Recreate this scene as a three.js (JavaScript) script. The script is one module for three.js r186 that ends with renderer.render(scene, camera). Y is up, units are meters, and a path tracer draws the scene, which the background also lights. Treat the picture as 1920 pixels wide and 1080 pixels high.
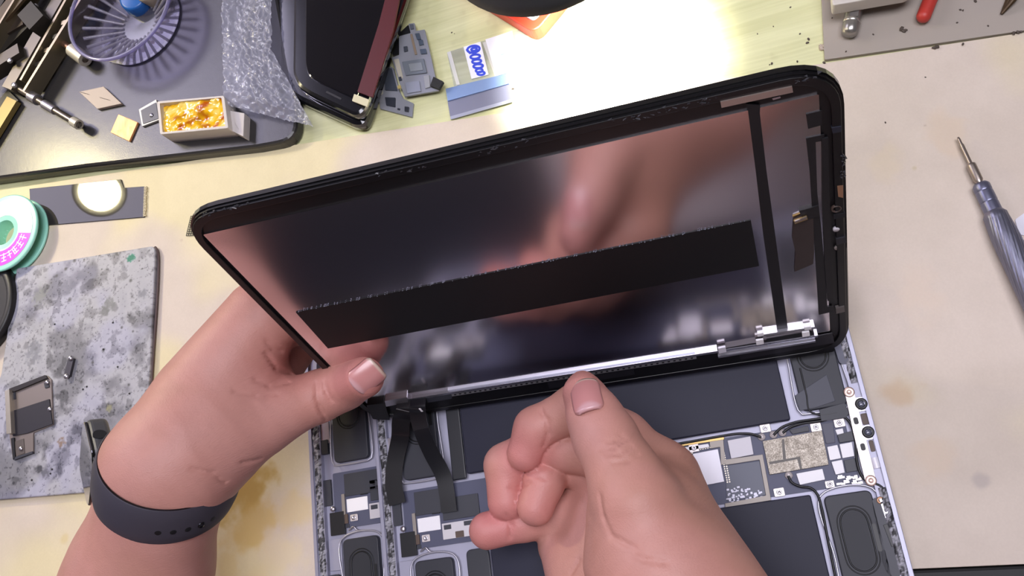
import * as THREE from 'three';
import { mergeGeometries, toCreasedNormals } from 'three/addons/utils/BufferGeometryUtils.js';
import { RectAreaLightUniformsLib } from 'three/addons/lights/RectAreaLightUniformsLib.js';
import { FontLoader } from 'three/addons/loaders/FontLoader.js';

// ---------- camera, light, exposure (lengths below are millimetres; the scene itself is in metres) ----------
const MM = 0.001;
const V = (x, y, z) => new THREE.Vector3(x, y, z);
const FPX = 1600;                                   // focal length in pixels of the 1920 x 1080 frame
const CAM = V(72.66, 433.233, 39.751);
const RIGHT = V(0.948558, -0.290347, 0.126240), DOWN = V(-0.208833, -0.274092, 0.938756), FWD = V(-0.237964, -0.916827, -0.320626);
const scene = new THREE.Scene();
const camera = new THREE.PerspectiveCamera(2 * Math.atan(540 / FPX) * 180 / Math.PI, 16 / 9, 0.01, 20);
camera.position.copy(CAM).multiplyScalar(MM);
camera.quaternion.setFromRotationMatrix(new THREE.Matrix4().makeBasis(RIGHT, DOWN.clone().negate(), FWD.clone().negate()));
scene.add(camera);
const renderer = new THREE.WebGLRenderer({ antialias: true });
renderer.toneMapping = THREE.LinearToneMapping;
renderer.toneMappingExposure = 1.0;
renderer.shadowMap.enabled = true;
RectAreaLightUniformsLib.init();
scene.background = new THREE.Color(0x000000);
const CEIL_POWER = 8.5, SIDE_POWER = 0.34, BENCH_POWER = 2.5;       // ceiling panel (nits), left desk lamp and bench lamp (candela)
const PANELS = [{ x: 250, y: 1650, z: 0, w: 1200, d: 700, c: 0xf6f3ff }, { x: -1600, y: 1650, z: -1380, w: 1000, d: 1000, c: 0xe6e0ff }];
for (const p of PANELS) { const l = new THREE.RectAreaLight(p.c, CEIL_POWER, p.w * MM, p.d * MM);
  l.position.set(p.x * MM, (p.y - 14) * MM, p.z * MM); l.lookAt(p.x * MM, 0, p.z * MM); l.castShadow = true; l.name = 'ceiling_panel_light'; scene.add(l); }

// ---------- helpers ----------
const rayOf = (x, y) => RIGHT.clone().multiplyScalar((x - 960) / FPX).addScaledVector(DOWN, (y - 540) / FPX).add(FWD);
const T = (x, y, h = 0) => { const d = rayOf(x, y); return CAM.clone().addScaledVector(d, (h - CAM.y) / d.y); };   // pixel -> point on the level plane at height h
const DX = V(0.9992444, 0.0104088, 0.0374477), DY = V(0.0021249, 0.9474029, -0.3200362), DN = V(-0.0388092, 0.319874, 0.9466649), DO = V(-123.357, 12.6, -50.358);
const DUV = (x, y, off = 0) => { const d = rayOf(x, y), o = DO.clone().addScaledVector(DN, off); const t = o.clone().sub(CAM).dot(DN) / d.dot(DN);
  const p = CAM.clone().addScaledVector(d, t).sub(DO); return [p.dot(DX), p.dot(DY)]; };       // pixel -> place on the lifted display
const DW = (u, v, w) => DO.clone().addScaledVector(DX, u).addScaledVector(DY, v).addScaledVector(DN, w);
let seed = 12345; const rnd = () => { seed |= 0; seed = seed + 0x6D2B79F5 | 0; let t = Math.imul(seed ^ seed >>> 15, 1 | seed); t = t + Math.imul(t ^ t >>> 7, 61 | t) ^ t; return ((t ^ t >>> 14) >>> 0) / 4294967296; };
const hash2 = (x, y) => { let h = Math.imul(x | 0, 374761393) + Math.imul(y | 0, 668265263) | 0; h = Math.imul(h ^ h >>> 13, 1274126177); return ((h ^ h >>> 16) >>> 0) / 4294967296; };
const sm = t => t * t * (3 - 2 * t), clamp = (v, a = 0, b = 1) => Math.min(b, Math.max(a, v)), lerp = (a, b, t) => a + (b - a) * t;
const sstep = (a, b, x) => sm(clamp((x - a) / (b - a)));
const noise = (x, y) => { const i = Math.floor(x), j = Math.floor(y), u = sm(x - i), v = sm(y - j);
  return lerp(lerp(hash2(i, j), hash2(i + 1, j), u), lerp(hash2(i, j + 1), hash2(i + 1, j + 1), u), v); };
const fbm = (x, y, o = 4) => { let s = 0, a = 0.5, n = 0; for (let k = 0; k < o; k++) { s += a * noise(x + k * 17.3, y - k * 9.1); n += a; a *= 0.5; x *= 2.03; y *= 2.03; } return s / n; };
function tex(w, h, fn, srgb = true) {                // fn(i, j) -> [r, g, b] in 0..255 or one grey value
  const d = new Uint8Array(w * h * 4);
  for (let j = 0; j < h; j++) for (let i = 0; i < w; i++) { const c = fn(i, j), k = (j * w + i) * 4; if (typeof c === 'number') d[k] = d[k + 1] = d[k + 2] = clamp(c, 0, 255); else for (let q = 0; q < 3; q++) d[k + q] = clamp(c[q], 0, 255); d[k + 3] = 255; }
  const t = new THREE.DataTexture(d, w, h); t.magFilter = THREE.LinearFilter; t.minFilter = THREE.LinearMipmapLinearFilter; t.generateMipmaps = true; t.wrapS = t.wrapT = THREE.RepeatWrapping;
  if (srgb) t.colorSpace = THREE.SRGBColorSpace; t.needsUpdate = true; return t;
}
const std = (c, r = 0.6, m = 0, o = {}) => new THREE.MeshStandardMaterial({ color: c, roughness: r, metalness: m, ...o });
const phy = (c, r = 0.6, m = 0, o = {}) => new THREE.MeshPhysicalMaterial({ color: c, roughness: r, metalness: m, ...o });
const used = new Map();
const numbered = n => { const k = used.get(n) || 0; used.set(n, k + 1); return k ? n + '_' + String(k).padStart(3, '0') : n; };
const LOCAL = new WeakSet();                         // groups whose parts are given in their own coordinates
function offsetOf(p) { const o = V(0, 0, 0); for (; p && p !== scene; p = p.parent) { if (LOCAL.has(p)) return V(0, 0, 0); o.add(p.position); } return o.divideScalar(MM); }
function join(g) { if (!Array.isArray(g)) return g; g = g.map(q => q.index ? q.toNonIndexed() : q); for (const q of g) for (const k of Object.keys(q.attributes)) if (!['position', 'normal', 'uv', 'color'].includes(k)) q.deleteAttribute(k); return g.length > 1 ? mergeGeometries(g) : g[0]; }
function part(parent, name, geos, mat, label) {
  let g = join(geos); const o = offsetOf(parent); if (parent === scene) { g.computeBoundingBox(); const b = g.boundingBox; o.set((b.min.x + b.max.x) / 2, b.min.y, (b.min.z + b.max.z) / 2); }
  g.translate(-o.x, -o.y, -o.z); g.scale(MM, MM, MM);
  const m = new THREE.Mesh(g, mat); m.name = parent === scene ? numbered(name) : name; m.castShadow = m.receiveShadow = true;
  if (parent === scene) m.position.copy(o).multiplyScalar(MM); if (label) m.userData.label = label; parent.add(m); return m;
}
function thing(name, label, category, at, group) { const g = new THREE.Group(); g.name = numbered(name); g.position.copy(at).multiplyScalar(MM); g.userData = { label, category }; if (group) g.userData.group = group; scene.add(g); return g; }
function single(name, label, category, geos, mat, group) { const m = part(scene, name, geos, mat); m.userData.label = label; m.userData.category = category; if (group) m.userData.group = group; return m; }
function struct(name, geos, mat, label) { const m = part(scene, name, geos, mat); m.userData = { kind: 'structure', label, category: name.split('_')[0] }; return m; }

const box = (x0, x1, y0, y1, z0, z1) => { const g = new THREE.BoxGeometry(x1 - x0, y1 - y0, z1 - z0); g.translate((x0 + x1) / 2, (y0 + y1) / 2, (z0 + z1) / 2); return g; };
function roundPoly(pts, r) {                         // shape through [x, z] corners with rounded corners; r number or list
  const s = new THREE.Shape(), n = pts.length, P = pts.map(p => new THREE.Vector2(p[0], -p[1]));
  for (let i = 0; i < n; i++) {
    const a = P[(i + n - 1) % n], b = P[i], c = P[(i + 1) % n], ri = Array.isArray(r) ? r[i] : r;
    const u = a.clone().sub(b), v = c.clone().sub(b), k = Math.min(ri, u.length() * 0.49, v.length() * 0.49);
    const p = b.clone().addScaledVector(u.normalize(), k), q = b.clone().addScaledVector(v.normalize(), k);
    if (i) s.lineTo(p.x, p.y); else s.moveTo(p.x, p.y);
    if (k > 0.01) s.quadraticCurveTo(b.x, b.y, q.x, q.y);
  }
  s.closePath(); return s;
}
function slab(shape, y0, y1, bev = 0, seg = 6) {     // level prism from a shape made by roundPoly
  const b = Math.min(bev, (y1 - y0) * 0.49);
  const g = new THREE.ExtrudeGeometry(shape, { depth: y1 - y0 - 2 * b, bevelEnabled: b > 0, bevelThickness: b, bevelSize: b, bevelOffset: -b, bevelSegments: b > 0 ? 2 : 1, curveSegments: seg });
  g.rotateX(-Math.PI / 2); g.translate(0, y0 + b, 0); return g;
}
const prism = (pts, y0, y1, r = 0, bev = 0) => slab(roundPoly(pts, r), y0, y1, bev);
const pxs = (list, h) => list.map(([x, y]) => { const p = T(x, y, h); return [p.x, p.z]; });    // pixel outline at height h -> [x, z] list
const pxPrism = (list, y0, y1, r = 0, bev = 0) => prism(pxs(list, y1), y0, y1, r, bev);
const pxBox = (x0, y0, x1, y1, h0, h1, bev = 0) => { const a = T(x0, y0, h1), b = T(x1, y1, h1); return prism([[Math.min(a.x, b.x), Math.min(a.z, b.z)], [Math.max(a.x, b.x), Math.min(a.z, b.z)], [Math.max(a.x, b.x), Math.max(a.z, b.z)], [Math.min(a.x, b.x), Math.max(a.z, b.z)]], h0, h1, bev ? 0.6 : 0, bev); };
function rod(a, b, ra, rb = ra, seg = 14) { const d = b.clone().sub(a), g = new THREE.CylinderGeometry(rb, ra, d.length(), seg); g.applyQuaternion(new THREE.Quaternion().setFromUnitVectors(V(0, 1, 0), d.clone().normalize())); g.translate((a.x + b.x) / 2, (a.y + b.y) / 2, (a.z + b.z) / 2); return g; }
function tube(pts, r, seg = 40, closed = false, rs = 8) { return new THREE.TubeGeometry(new THREE.CatmullRomCurve3(pts, closed, 'centripetal'), seg, r, rs, closed); }
function bar(a, b, w, y0, y1) { const d = V(b.x - a.x, 0, b.z - a.z).normalize(), n = V(-d.z, 0, d.x).multiplyScalar(w / 2); return prism([[a.x + n.x, a.z + n.z], [b.x + n.x, b.z + n.z], [b.x - n.x, b.z - n.z], [a.x - n.x, a.z - n.z]], y0, y1); }
const disc = (x, z, r, y0, y1, seg = 24) => { const g = new THREE.CylinderGeometry(r, r, y1 - y0, seg); g.translate(x, (y0 + y1) / 2, z); return g; };
function lathe(profile, at, dir = V(0, 1, 0), seg = 32) { const g = new THREE.LatheGeometry(profile.map(p => new THREE.Vector2(p[0], p[1])), seg); g.applyQuaternion(new THREE.Quaternion().setFromUnitVectors(V(0, 1, 0), dir.clone().normalize())); g.translate(at.x, at.y, at.z); return g; }
function stadium(cx, cz, w, l, r, y, n = 10) { const pts = [], R = w / 2, h = l / 2 - R; for (let k = 0; k <= n; k++) { const a = Math.PI * k / n; pts.push(V(cx + R * Math.cos(a), y, cz + h + R * Math.sin(a))); } for (let k = 0; k <= n; k++) { const a = Math.PI + Math.PI * k / n; pts.push(V(cx + R * Math.cos(a), y, cz - h + R * Math.sin(a))); } return tube(pts, r, 60, true, 6); }
function planarUV(g, s = 1) { const p = g.attributes.position, a = new Float32Array(p.count * 2); for (let i = 0; i < p.count; i++) { a[2 * i] = p.getX(i) * s; a[2 * i + 1] = p.getZ(i) * s; } g.setAttribute('uv', new THREE.BufferAttribute(a, 2)); return g; }
function paint(g, fn) { const p = g.attributes.position, a = new Float32Array(p.count * 3); for (let i = 0; i < p.count; i++) { const c = fn(p.getX(i), p.getY(i), p.getZ(i)); a[3 * i] = c[0]; a[3 * i + 1] = c[1]; a[3 * i + 2] = c[2]; } g.setAttribute('color', new THREE.BufferAttribute(a, 3)); return g; }

// ---------- the room, out of frame but closing the light in ----------
{
  const wallM = std(0xb9b4ad, 0.9), dark = std(0x2a2b38, 0.8);
  struct('floor', box(-2300, 2300, -800, -750, -2100, 2300), dark, 'dark grey floor below the workbench');
  struct('ceiling', box(-2300, 2300, 1650, 1700, -2100, 2300), wallM, 'pale ceiling above the workbench');
  struct('wall_back', box(-2300, 2300, -750, 1650, -2100, -2050), wallM, 'pale wall behind the workbench');
  struct('wall_front', box(-2300, 2300, -750, 1650, 2250, 2300), wallM, 'pale wall behind the seated worker');
  struct('wall_left', box(-2300, -2250, -750, 1650, -2050, 2250), wallM, 'pale wall on the lamp side');
  struct('wall_right', box(2250, 2300, -750, 1650, -2050, 2250), wallM, 'pale wall on the screwdriver side');
  for (const [CEIL, label] of [[PANELS[0], 'flat white ceiling light panel above the workbench'], [PANELS[1], 'flat white ceiling light panel near the corner of the room']]) {
    const c = thing('ceiling_light', label, 'light', V(CEIL.x, CEIL.y - 12, CEIL.z)), w = CEIL.w / 2, d = CEIL.d / 2;
    part(c, 'diffuser', box(CEIL.x - w, CEIL.x + w, CEIL.y - 11, CEIL.y - 9, CEIL.z - d, CEIL.z + d), std(0xffffff, 0.8, 0, { emissive: CEIL.c, emissiveIntensity: 0.8 }));
    part(c, 'frame', [box(CEIL.x - w - 12, CEIL.x - w, CEIL.y - 13, CEIL.y, CEIL.z - d, CEIL.z + d), box(CEIL.x + w, CEIL.x + w + 12, CEIL.y - 13, CEIL.y, CEIL.z - d, CEIL.z + d), box(CEIL.x - w - 12, CEIL.x + w + 12, CEIL.y - 13, CEIL.y, CEIL.z - d - 12, CEIL.z - d), box(CEIL.x - w - 12, CEIL.x + w + 12, CEIL.y - 13, CEIL.y, CEIL.z + d, CEIL.z + d + 12)], std(0xd0d0d0, 0.5));
  }
}

// ---------- workbench with mat ----------
const seamZ = x => -225.6 + (x + 72.3) * 0.1255, frontZ = x => 58 + (x - 127) * 0.08;
{
  const woodT = tex(1024, 1024, (i, j) => {
    const x = i / 1024 * 400, z = j / 1024 * 400, w = fbm(x * 0.010 + 3, z * 0.09, 4), s = fbm(x * 0.02, z * 0.9 + w * 6, 3), st = fbm(x * 0.05 + 40, z * 0.05, 4);
    const k = (w - 0.5) * 26 + (s - 0.5) * 20, b = sstep(0.6, 0.72, st) * 9;
    return [209 + k - b, 210 + k - b * 1.1, 164 + k * 1.2 - b];
  });
  woodT.repeat.set(1 / 400, 1 / 400);
  const b = thing('workbench', 'pale yellow wood grain workbench with a black front edge', 'workbench', V(0, -750, -300));
  part(b, 'bench_top', planarUV(prism([[-900, -900], [900, -900], [900, frontZ(900)], [-900, frontZ(-900)]], -30, -2, 0, 1)), std(0xffffff, 0.5, 0, { map: woodT }));
  part(b, 'front_edge', prism([[-900, frontZ(-900) + 0.4], [900, frontZ(900) + 0.4], [900, frontZ(900) + 62], [-900, frontZ(-900) + 62]], -32, -0.3, 0, 1.5), std(0x0a0a0d, 0.6), 'black front edge');
  for (const [x, z] of [[-850, -850], [850, -850], [-850, -90], [850, 40]]) part(b, 'leg', box(x - 25, x + 25, -750, -30, z - 25, z + 25), std(0x2a2a2e, 0.5, 0.5));
  // stains seen on the mat: pixel, radius (mm), colour, strength
  const st = [[447, 900, 26, [176, 138, 48], 0.75], [470, 985, 20, [200, 166, 86], 0.6], [545, 960, 17, [214, 190, 128], 0.5], [520, 1050, 22, [222, 205, 160], 0.5], [430, 1060, 10, [205, 180, 110], 0.35],
    [1688, 745, 10, [196, 165, 130], 0.5], [2300, 800, 7, [200, 172, 140], 0.4], [1842, 905, 5, [165, 155, 152], 0.5], [1760, 850, 14, [212, 190, 165], 0.4], [1660, 300, 12, [214, 198, 168], 0.4], [1780, 250, 14, [214, 192, 165], 0.4], [1730, 560, 16, [216, 196, 176], 0.35],
    [120, 1010, 4, [208, 186, 120], 0.4], [340, 450, 1.2, [190, 170, 150], 0.5], [1735, 235, 1, [170, 150, 130], 0.6], [1715, 315, 1.2, [190, 175, 140], 0.5]].map(([x, y, r, c, a]) => { const p = T(x, y); return [p.x, p.z, r, c, a]; });
  const x0 = -720, x1 = 520, z0 = -300, z1 = 120;
  const matT = tex(2048, 700, (i, j) => {
    const x = lerp(x0, x1, i / 2047), z = lerp(z0, z1, j / 699), n = fbm(x * 0.012 + 9, z * 0.012, 3), m = fbm(x * 0.05 + 70, z * 0.05, 4), f = hash2(i, j) - 0.5;
    const yel = sstep(0.42, 0.62, n + (-x - 120) * 0.0006); let c = [lerp(208, 220, yel), lerp(195, 208, yel), lerp(181, 168, yel)]; const k = (m - 0.5) * 14 + f * 4; c = c.map(v => v + k);
    for (const [sx, sz, r, col, a] of st) { const dd = Math.hypot(x - sx, z - sz) / r + (fbm(x * 0.09 + sx, z * 0.09, 4) - 0.5) * 1.3; if (dd < 1) { const q = a * sm(clamp((1 - dd) * 1.5)); c = c.map((v, t) => lerp(v, col[t], q)); } }
    return c;
  });
  const g = prism([[x0, seamZ(x0)], [x1, seamZ(x1)], [x1, frontZ(x1)], [x0, frontZ(x0)]], -2, 0, 2, 0.3), p = g.attributes.position, uv = g.attributes.uv;
  for (let i = 0; i < p.count; i++) uv.setXY(i, (p.getX(i) - x0) / (x1 - x0), (p.getZ(i) - z0) / (z1 - z0));
  single('bench_mat', 'cream silicone work mat with brown stains covering the front of the bench', 'mat', g, std(0xffffff, 0.62, 0, { map: matT }));
}

// ---------- bench lamp over the hot spot, and the lamp out of frame on the left ----------
{
  const c = V(28, 118, -241), l = thing('bench_lamp', 'round black lamp head hanging over the bright spot on the wood', 'lamp', V(24, -2, -470));
  const black = std(0x3a3a3c, 0.55), d = V(0, 1, 0);
  part(l, 'lamp_head', lathe([[0, 40], [14, 39], [22, 34], [40, 22], [49, 6], [50, 0], [48, 0], [47, 5], [36, 19], [0, 24]], c, d, 56), black);
  part(l, 'lens', lathe([[0, 3], [44, 3], [44, 1.5], [0, 1.5]], c, d, 40), std(0xffffff, 0.4, 0, { emissive: 0xfffaf0, emissiveIntensity: 3 }));
  part(l, 'gooseneck', tube([V(28, 156, -241), V(28, 205, -249), V(26, 255, -330), V(24, 200, -430), V(24, 60, -470), V(24, 6, -470)], 6, 60), std(0x2c2c30, 0.4, 0.5));
  part(l, 'base', disc(24, -470, 50, -2, 10, 40), black);
  const s = new THREE.SpotLight(0xfffaf0, BENCH_POWER, 0, 0.57, 0.9, 2); s.position.copy(c).addScaledVector(d, -4).multiplyScalar(MM); s.target.position.set(34 * MM, 0, -234 * MM); s.shadow.radius = 1.4; s.castShadow = true; s.name = 'bench_lamp_light'; scene.add(s, s.target);
}
{
  const c = V(-588, 301, -439), aim = V(-330, 0, -230), d = c.clone().sub(aim).normalize(), l = thing('clamp_lamp', 'small white clamp lamp beyond the solder wick spool', 'lamp', V(-760, -2, -560));
  const white = std(0xd8d8d4, 0.4);
  part(l, 'lamp_head', lathe([[0, 60], [12, 59], [18, 48], [27, 8], [29, 0], [27, 0], [25, 8], [0, 20]], c, d, 40), white);
  part(l, 'lens', lathe([[0, 2], [24, 2], [24, 0.5], [0, 0.5]], c, d, 32), std(0xffffff, 0.4, 0, { emissive: 0xfff3c8, emissiveIntensity: 12 }));
  part(l, 'arm', tube([c.clone().addScaledVector(d, 58), c.clone().addScaledVector(d, 110).add(V(0, 20, 0)), V(-760, 250, -560), V(-760, 5, -560)], 6, 50), std(0x444448, 0.4, 0.6));
  part(l, 'base', disc(-760, -560, 55, -2, 14, 40), white);
  const s = new THREE.SpotLight(0xfff0b8, SIDE_POWER, 0, 0.75, 0.8, 2); s.position.copy(c).addScaledVector(d, -3).multiplyScalar(MM); s.target.position.copy(aim).multiplyScalar(MM); s.shadow.radius = 1.1; s.castShadow = true; s.name = 'clamp_lamp_light'; scene.add(s, s.target);
}

// ---------- the two opened tablet bodies ----------
const M = {
  alu: std(0xa6a6b8, 0.44, 0.4), floorAlu: std(0xa6a6b8, 0.5, 0.4), slate: std(0x34363f, 0.5), cell: phy(0x222334, 0.5, 0, { specularIntensity: 0.5 }), tape: std(0x0b0c12, 0.5), blackRub: std(0x101115, 0.45),
  spk: std(0x2b2d36, 0.55), pcb: std(0x50536a, 0.55), chipW: std(0xe9e7f2, 0.4, 0.05), beige: std(0x98918a, 0.5, 0.3), foil: std(0xffffff, 0.5, 0.35), white: std(0xfaf9fd, 0.6), steel: std(0xc2c0c8, 0.3, 0.9), gold: std(0xb79a62, 0.4, 0.7), bracket: std(0xd8d0cf, 0.4, 0.35), brown: std(0x5a4a40, 0.55), glass: phy(0x0b0b10, 0.08, 0, { clearcoat: 1 }), copper: std(0xb98e70, 0.4, 0.6),
};
{ const t = tex(128, 128, (i, j) => 128 + (fbm(i * 0.12, j * 0.12, 3) - 0.5) * 210, false); t.repeat.set(0.12, 0.12); M.foil.bumpMap = t; M.foil.bumpScale = 0.00008; const c = tex(256, 256, (i, j) => { const n = fbm(i * 0.35, j * 0.35, 3), m = fbm(i * 0.04 + 30, j * 0.04, 3); const v = 150 + (n - 0.5) * 130 + (m - 0.5) * 60; return [v + 8, v, v - 12]; }); c.repeat.set(0.035, 0.035); M.foil.map = c;
}
const glueM = std(0xffffff, 0.6, 0, { vertexColors: true });
function glueStrip(x0, x1, z0, z1, y, dens = 0.5) {        // torn adhesive left on the rim: a knobbly strip, black and grey crumbs
  const nx = 6, nz = Math.round((z1 - z0) / 0.55), g = new THREE.PlaneGeometry(x1 - x0, z1 - z0, nx, nz); g.rotateX(-Math.PI / 2); g.translate((x0 + x1) / 2, 0, (z0 + z1) / 2);
  const p = g.attributes.position; for (let i = 0; i < p.count; i++) { const x = p.getX(i), z = p.getZ(i), e = Math.min(x - x0, x1 - x) < 0.01; p.setXYZ(i, x + (fbm(z * 0.3, x, 2) - 0.5) * 0.9, y + (e ? -0.9 : fbm(x * 0.9 + 5, z * 0.7, 3) * 2.0 - 0.7), z); }
  g.computeVertexNormals();
  return paint(g, (x, yy, z) => { const n = fbm(x * 1.1 + 31, z * 0.45, 3); const v = n > dens ? 0.02 + hash2(x * 9, z * 9) * 0.03 : 0.16 + hash2(x * 9, z * 9) * 0.3; return [v, v, v * 1.12]; });
}
function speaker(b, cx, z0, z1, Y, far) {                  // loudspeaker box with an oval membrane outline
  const w = 10.3, s = part(b, 'speaker', prism([[cx - w, z0], [cx + w, z0], [cx + w, z1], [cx - w, z1]], Y + 1, Y + 4.6, 3, 0.5), M.spk);
  const oz = far ? z1 - 32.5 : z0 + 20.5;
  part(s, 'membrane', prism([[cx - 5.2, oz - 12.6], [cx + 5.2, oz - 12.6], [cx + 5.2, oz + 12.6], [cx - 5.2, oz + 12.6]], Y + 4.5, Y + 4.85, 5), std(0x24262e, 0.6));
  part(s, 'surround', [stadium(cx, oz, 11.6, 26.6, 0.42, Y + 4.7), stadium(cx, oz, 14.2, 29.4, 0.3, Y + 4.6)], M.blackRub);
  part(s, 'gasket', tube([V(cx - w - 1.1, Y + 3.4, z0 - 0.4), V(cx - w - 1.1, Y + 3.4, (z0 + z1) / 2), V(cx - w - 1.1, Y + 3.4, z1 + 0.6), V(cx - w + 3, Y + 3.4, z1 + 1.3), V(cx + w - 3, Y + 3.4, z1 + 1.3), V(cx + w + 1, Y + 3.4, z1 + 0.6), V(cx + w + 1.1, Y + 3.4, (z0 + z1) / 2), V(cx + w + 1.1, Y + 3.4, z0 - 0.4)], 0.45, 60, true, 5), std(0xc9c9d6, 0.35, 0.6));
  part(s, 'slot', prism([[cx + 7, oz - 6], [cx + 8.8, oz - 6], [cx + 8.8, oz + 6], [cx + 7, oz + 6]], Y + 4.5, Y + 4.9, 0.8), M.blackRub);
  return s;
}
function screwTab(b, x, z, Y, s = 2.6) { const t = part(b, 'screw_tab', prism([[x - s, z - s * 0.8], [x + s, z - s * 0.8], [x + s, z + s * 0.8], [x - s, z + s * 0.8]], Y, Y + 0.8, 0.5, 0.15), M.bracket); part(t, 'screw', lathe([[0, 0.9], [0.45, 0.9], [0.55, 1.25], [1.2, 1.25], [1.25, 0.8], [0, 0.8]], V(x, Y, z), V(0, 1, 0), 14), M.steel); return t; }
function chassis(dx, dz, Y, label, full) {
  const b = thing('opened_tablet', label, 'tablet', V(dx, Y, dz));
  const X = x => x + dx, Z = z => z + dz, rr = (x, z, r) => roundPoly([[X(-x), Z(-z)], [X(x), Z(-z)], [X(x), Z(z)], [X(-x), Z(z)]], r);
  part(b, 'floor_plate', slab(rr(122.6, 88.2, 17), Y, Y + 1, 0), M.floorAlu);
  const s = rr(123.8, 89.25, 19); s.holes.push(rr(122.1, 87.6, 17)); part(b, 'rim', slab(s, Y, Y + 5.9, 0.3, 12), M.alu);
  const led = rr(122.1, 87.6, 17); led.holes.push(rr(117.3, 83, 13)); part(b, 'ledge', slab(led, Y + 1, Y + 4.4, 0), M.floorAlu);
  part(b, 'adhesive_residue', glueStrip(X(-122), X(-117.4), Z(-68), Z(72), Y + 4.9, 0.52), glueM, 'torn black and grey adhesive residue');
  part(b, 'adhesive_residue', glueStrip(X(118.2), X(122), Z(-70), Z(-26), Y + 4.9, 0.5), glueM, 'torn black and grey adhesive residue');
  part(b, 'adhesive_residue', glueStrip(X(118.2), X(122), Z(22), Z(72), Y + 4.9, 0.56), glueM, 'torn black and grey adhesive residue');
  part(b, 'battery', prism([[X(-74), Z(-82)], [X(88.5), Z(-82)], [X(88.5), Z(-14.2)], [X(-74), Z(-14.2)]], Y + 1, Y + 4.9, 1.2, 0.5), M.cell);
  part(b, 'battery', prism([[X(-66), Z(20.6)], [X(89.5), Z(20.6)], [X(89.5), Z(82)], [X(-66), Z(82)]], Y + 1, Y + 4.9, 1.2, 0.5), M.cell);
  part(b, 'battery_flap', prism([[X(-82), Z(-80)], [X(-74.5), Z(-80)], [X(-74.5), Z(-12)], [X(-82), Z(-12)]], Y + 3.6, Y + 5.1, 1, 0.5), std(0x1a1c23, 0.35));
  part(b, 'battery_flap', prism([[X(-79), Z(23)], [X(-67), Z(23)], [X(-67), Z(80)], [X(-79), Z(80)]], Y + 3.6, Y + 5.0, 3, 0.5), std(0x23252e, 0.4));
  speaker(b, X(105), Z(22.2), Z(76), Y, false); speaker(b, X(105), Z(-77), Z(-17), Y, true);
  speaker(b, X(-97), Z(25), Z(76), Y, false); speaker(b, X(-99), Z(-77), Z(-16), Y, true);
  // left end of the board: label, dark pads, sockets
  const lb = part(b, 'logic_board', prism([[X(-112), Z(-11)], [X(112), Z(-11)], [X(112), Z(19)], [X(-112), Z(19)]], Y + 1, Y + 2.2, 1), M.pcb);
  const B = (n, x0, x1, z0, z1, h, m, par = lb, r = 0.3) => part(par, n, prism([[X(x0), Z(z0)], [X(x1), Z(z0)], [X(x1), Z(z1)], [X(x0), Z(z1)]], Y + 2.2, Y + h, r, 0.12), m);
  B('label', -104.5, -92, 4, 11, 2.5, M.white); B('pad', -114.5, -106, 10, 22, 3.6, M.tape); B('pad', -105, -84, -9.5, 2.5, 3, M.slate); B('connector', -107.5, -104, 11.8, 16.8, 3.2, M.brown); B('pad', -106.5, -103.6, 17, 19, 2.6, M.slate);
  B('shield', -91, -72, 8.4, 16.4, 3.2, std(0xcfccd0, 0.45, 0.3)); B('chip', -90, -70, -4, 7, 3, M.slate); B('chip', -96, -91.5, -9, 3, 2.9, M.tape); B('strip', -107, -105.2, 1, 12, 3.4, M.beige); B('slot', -90, -86, 9.3, 11.6, 3.35, M.slate); B('slot', -79, -74.5, 8.8, 11, 3.35, M.slate); B('connector', -84, -79.5, 13.2, 16.3, 3.6, M.brown);
  screwTab(lb, X(-100.5), Z(14.3), Y + 2.2, 2.2);
  part(lb, 'cable', tube([V(X(-104), Y + 3, Z(20.5)), V(X(-101), Y + 3.2, Z(19)), V(X(-99), Y + 3, Z(21)), V(X(-93), Y + 2.6, Z(22))], 0.45, 30, false, 6), M.steel);
  part(lb, 'screw', (() => { const g = new THREE.SphereGeometry(1.5, 14, 10); g.scale(1, 0.6, 1); g.translate(X(-112.5), Y + 3.4, Z(8)); return g; })(), M.steel);
  B('socket', -118, -112, -40, -28, 3.4, M.steel, b); B('socket', -117, -113, -30, -22, 4.2, M.tape, b); B('bracket', -117.5, -113, -8, 6, 3.2, M.slate, b); B('bracket', -116.5, -109, 24, 40, 2.6, M.floorAlu, b); B('bracket', -117.4, -110, 42, 60, 4.3, M.slate, b, 2.5);
  return full ? [b, lb] : [b];
}
chassis(-42.7, -16.5, 0, 'second opened tablet body lying underneath, only its speaker edge showing', false);
const [tablet, board] = chassis(0, 0, 6, 'opened tablet body with dark batteries and logic board under the pinching hand', true);
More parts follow.
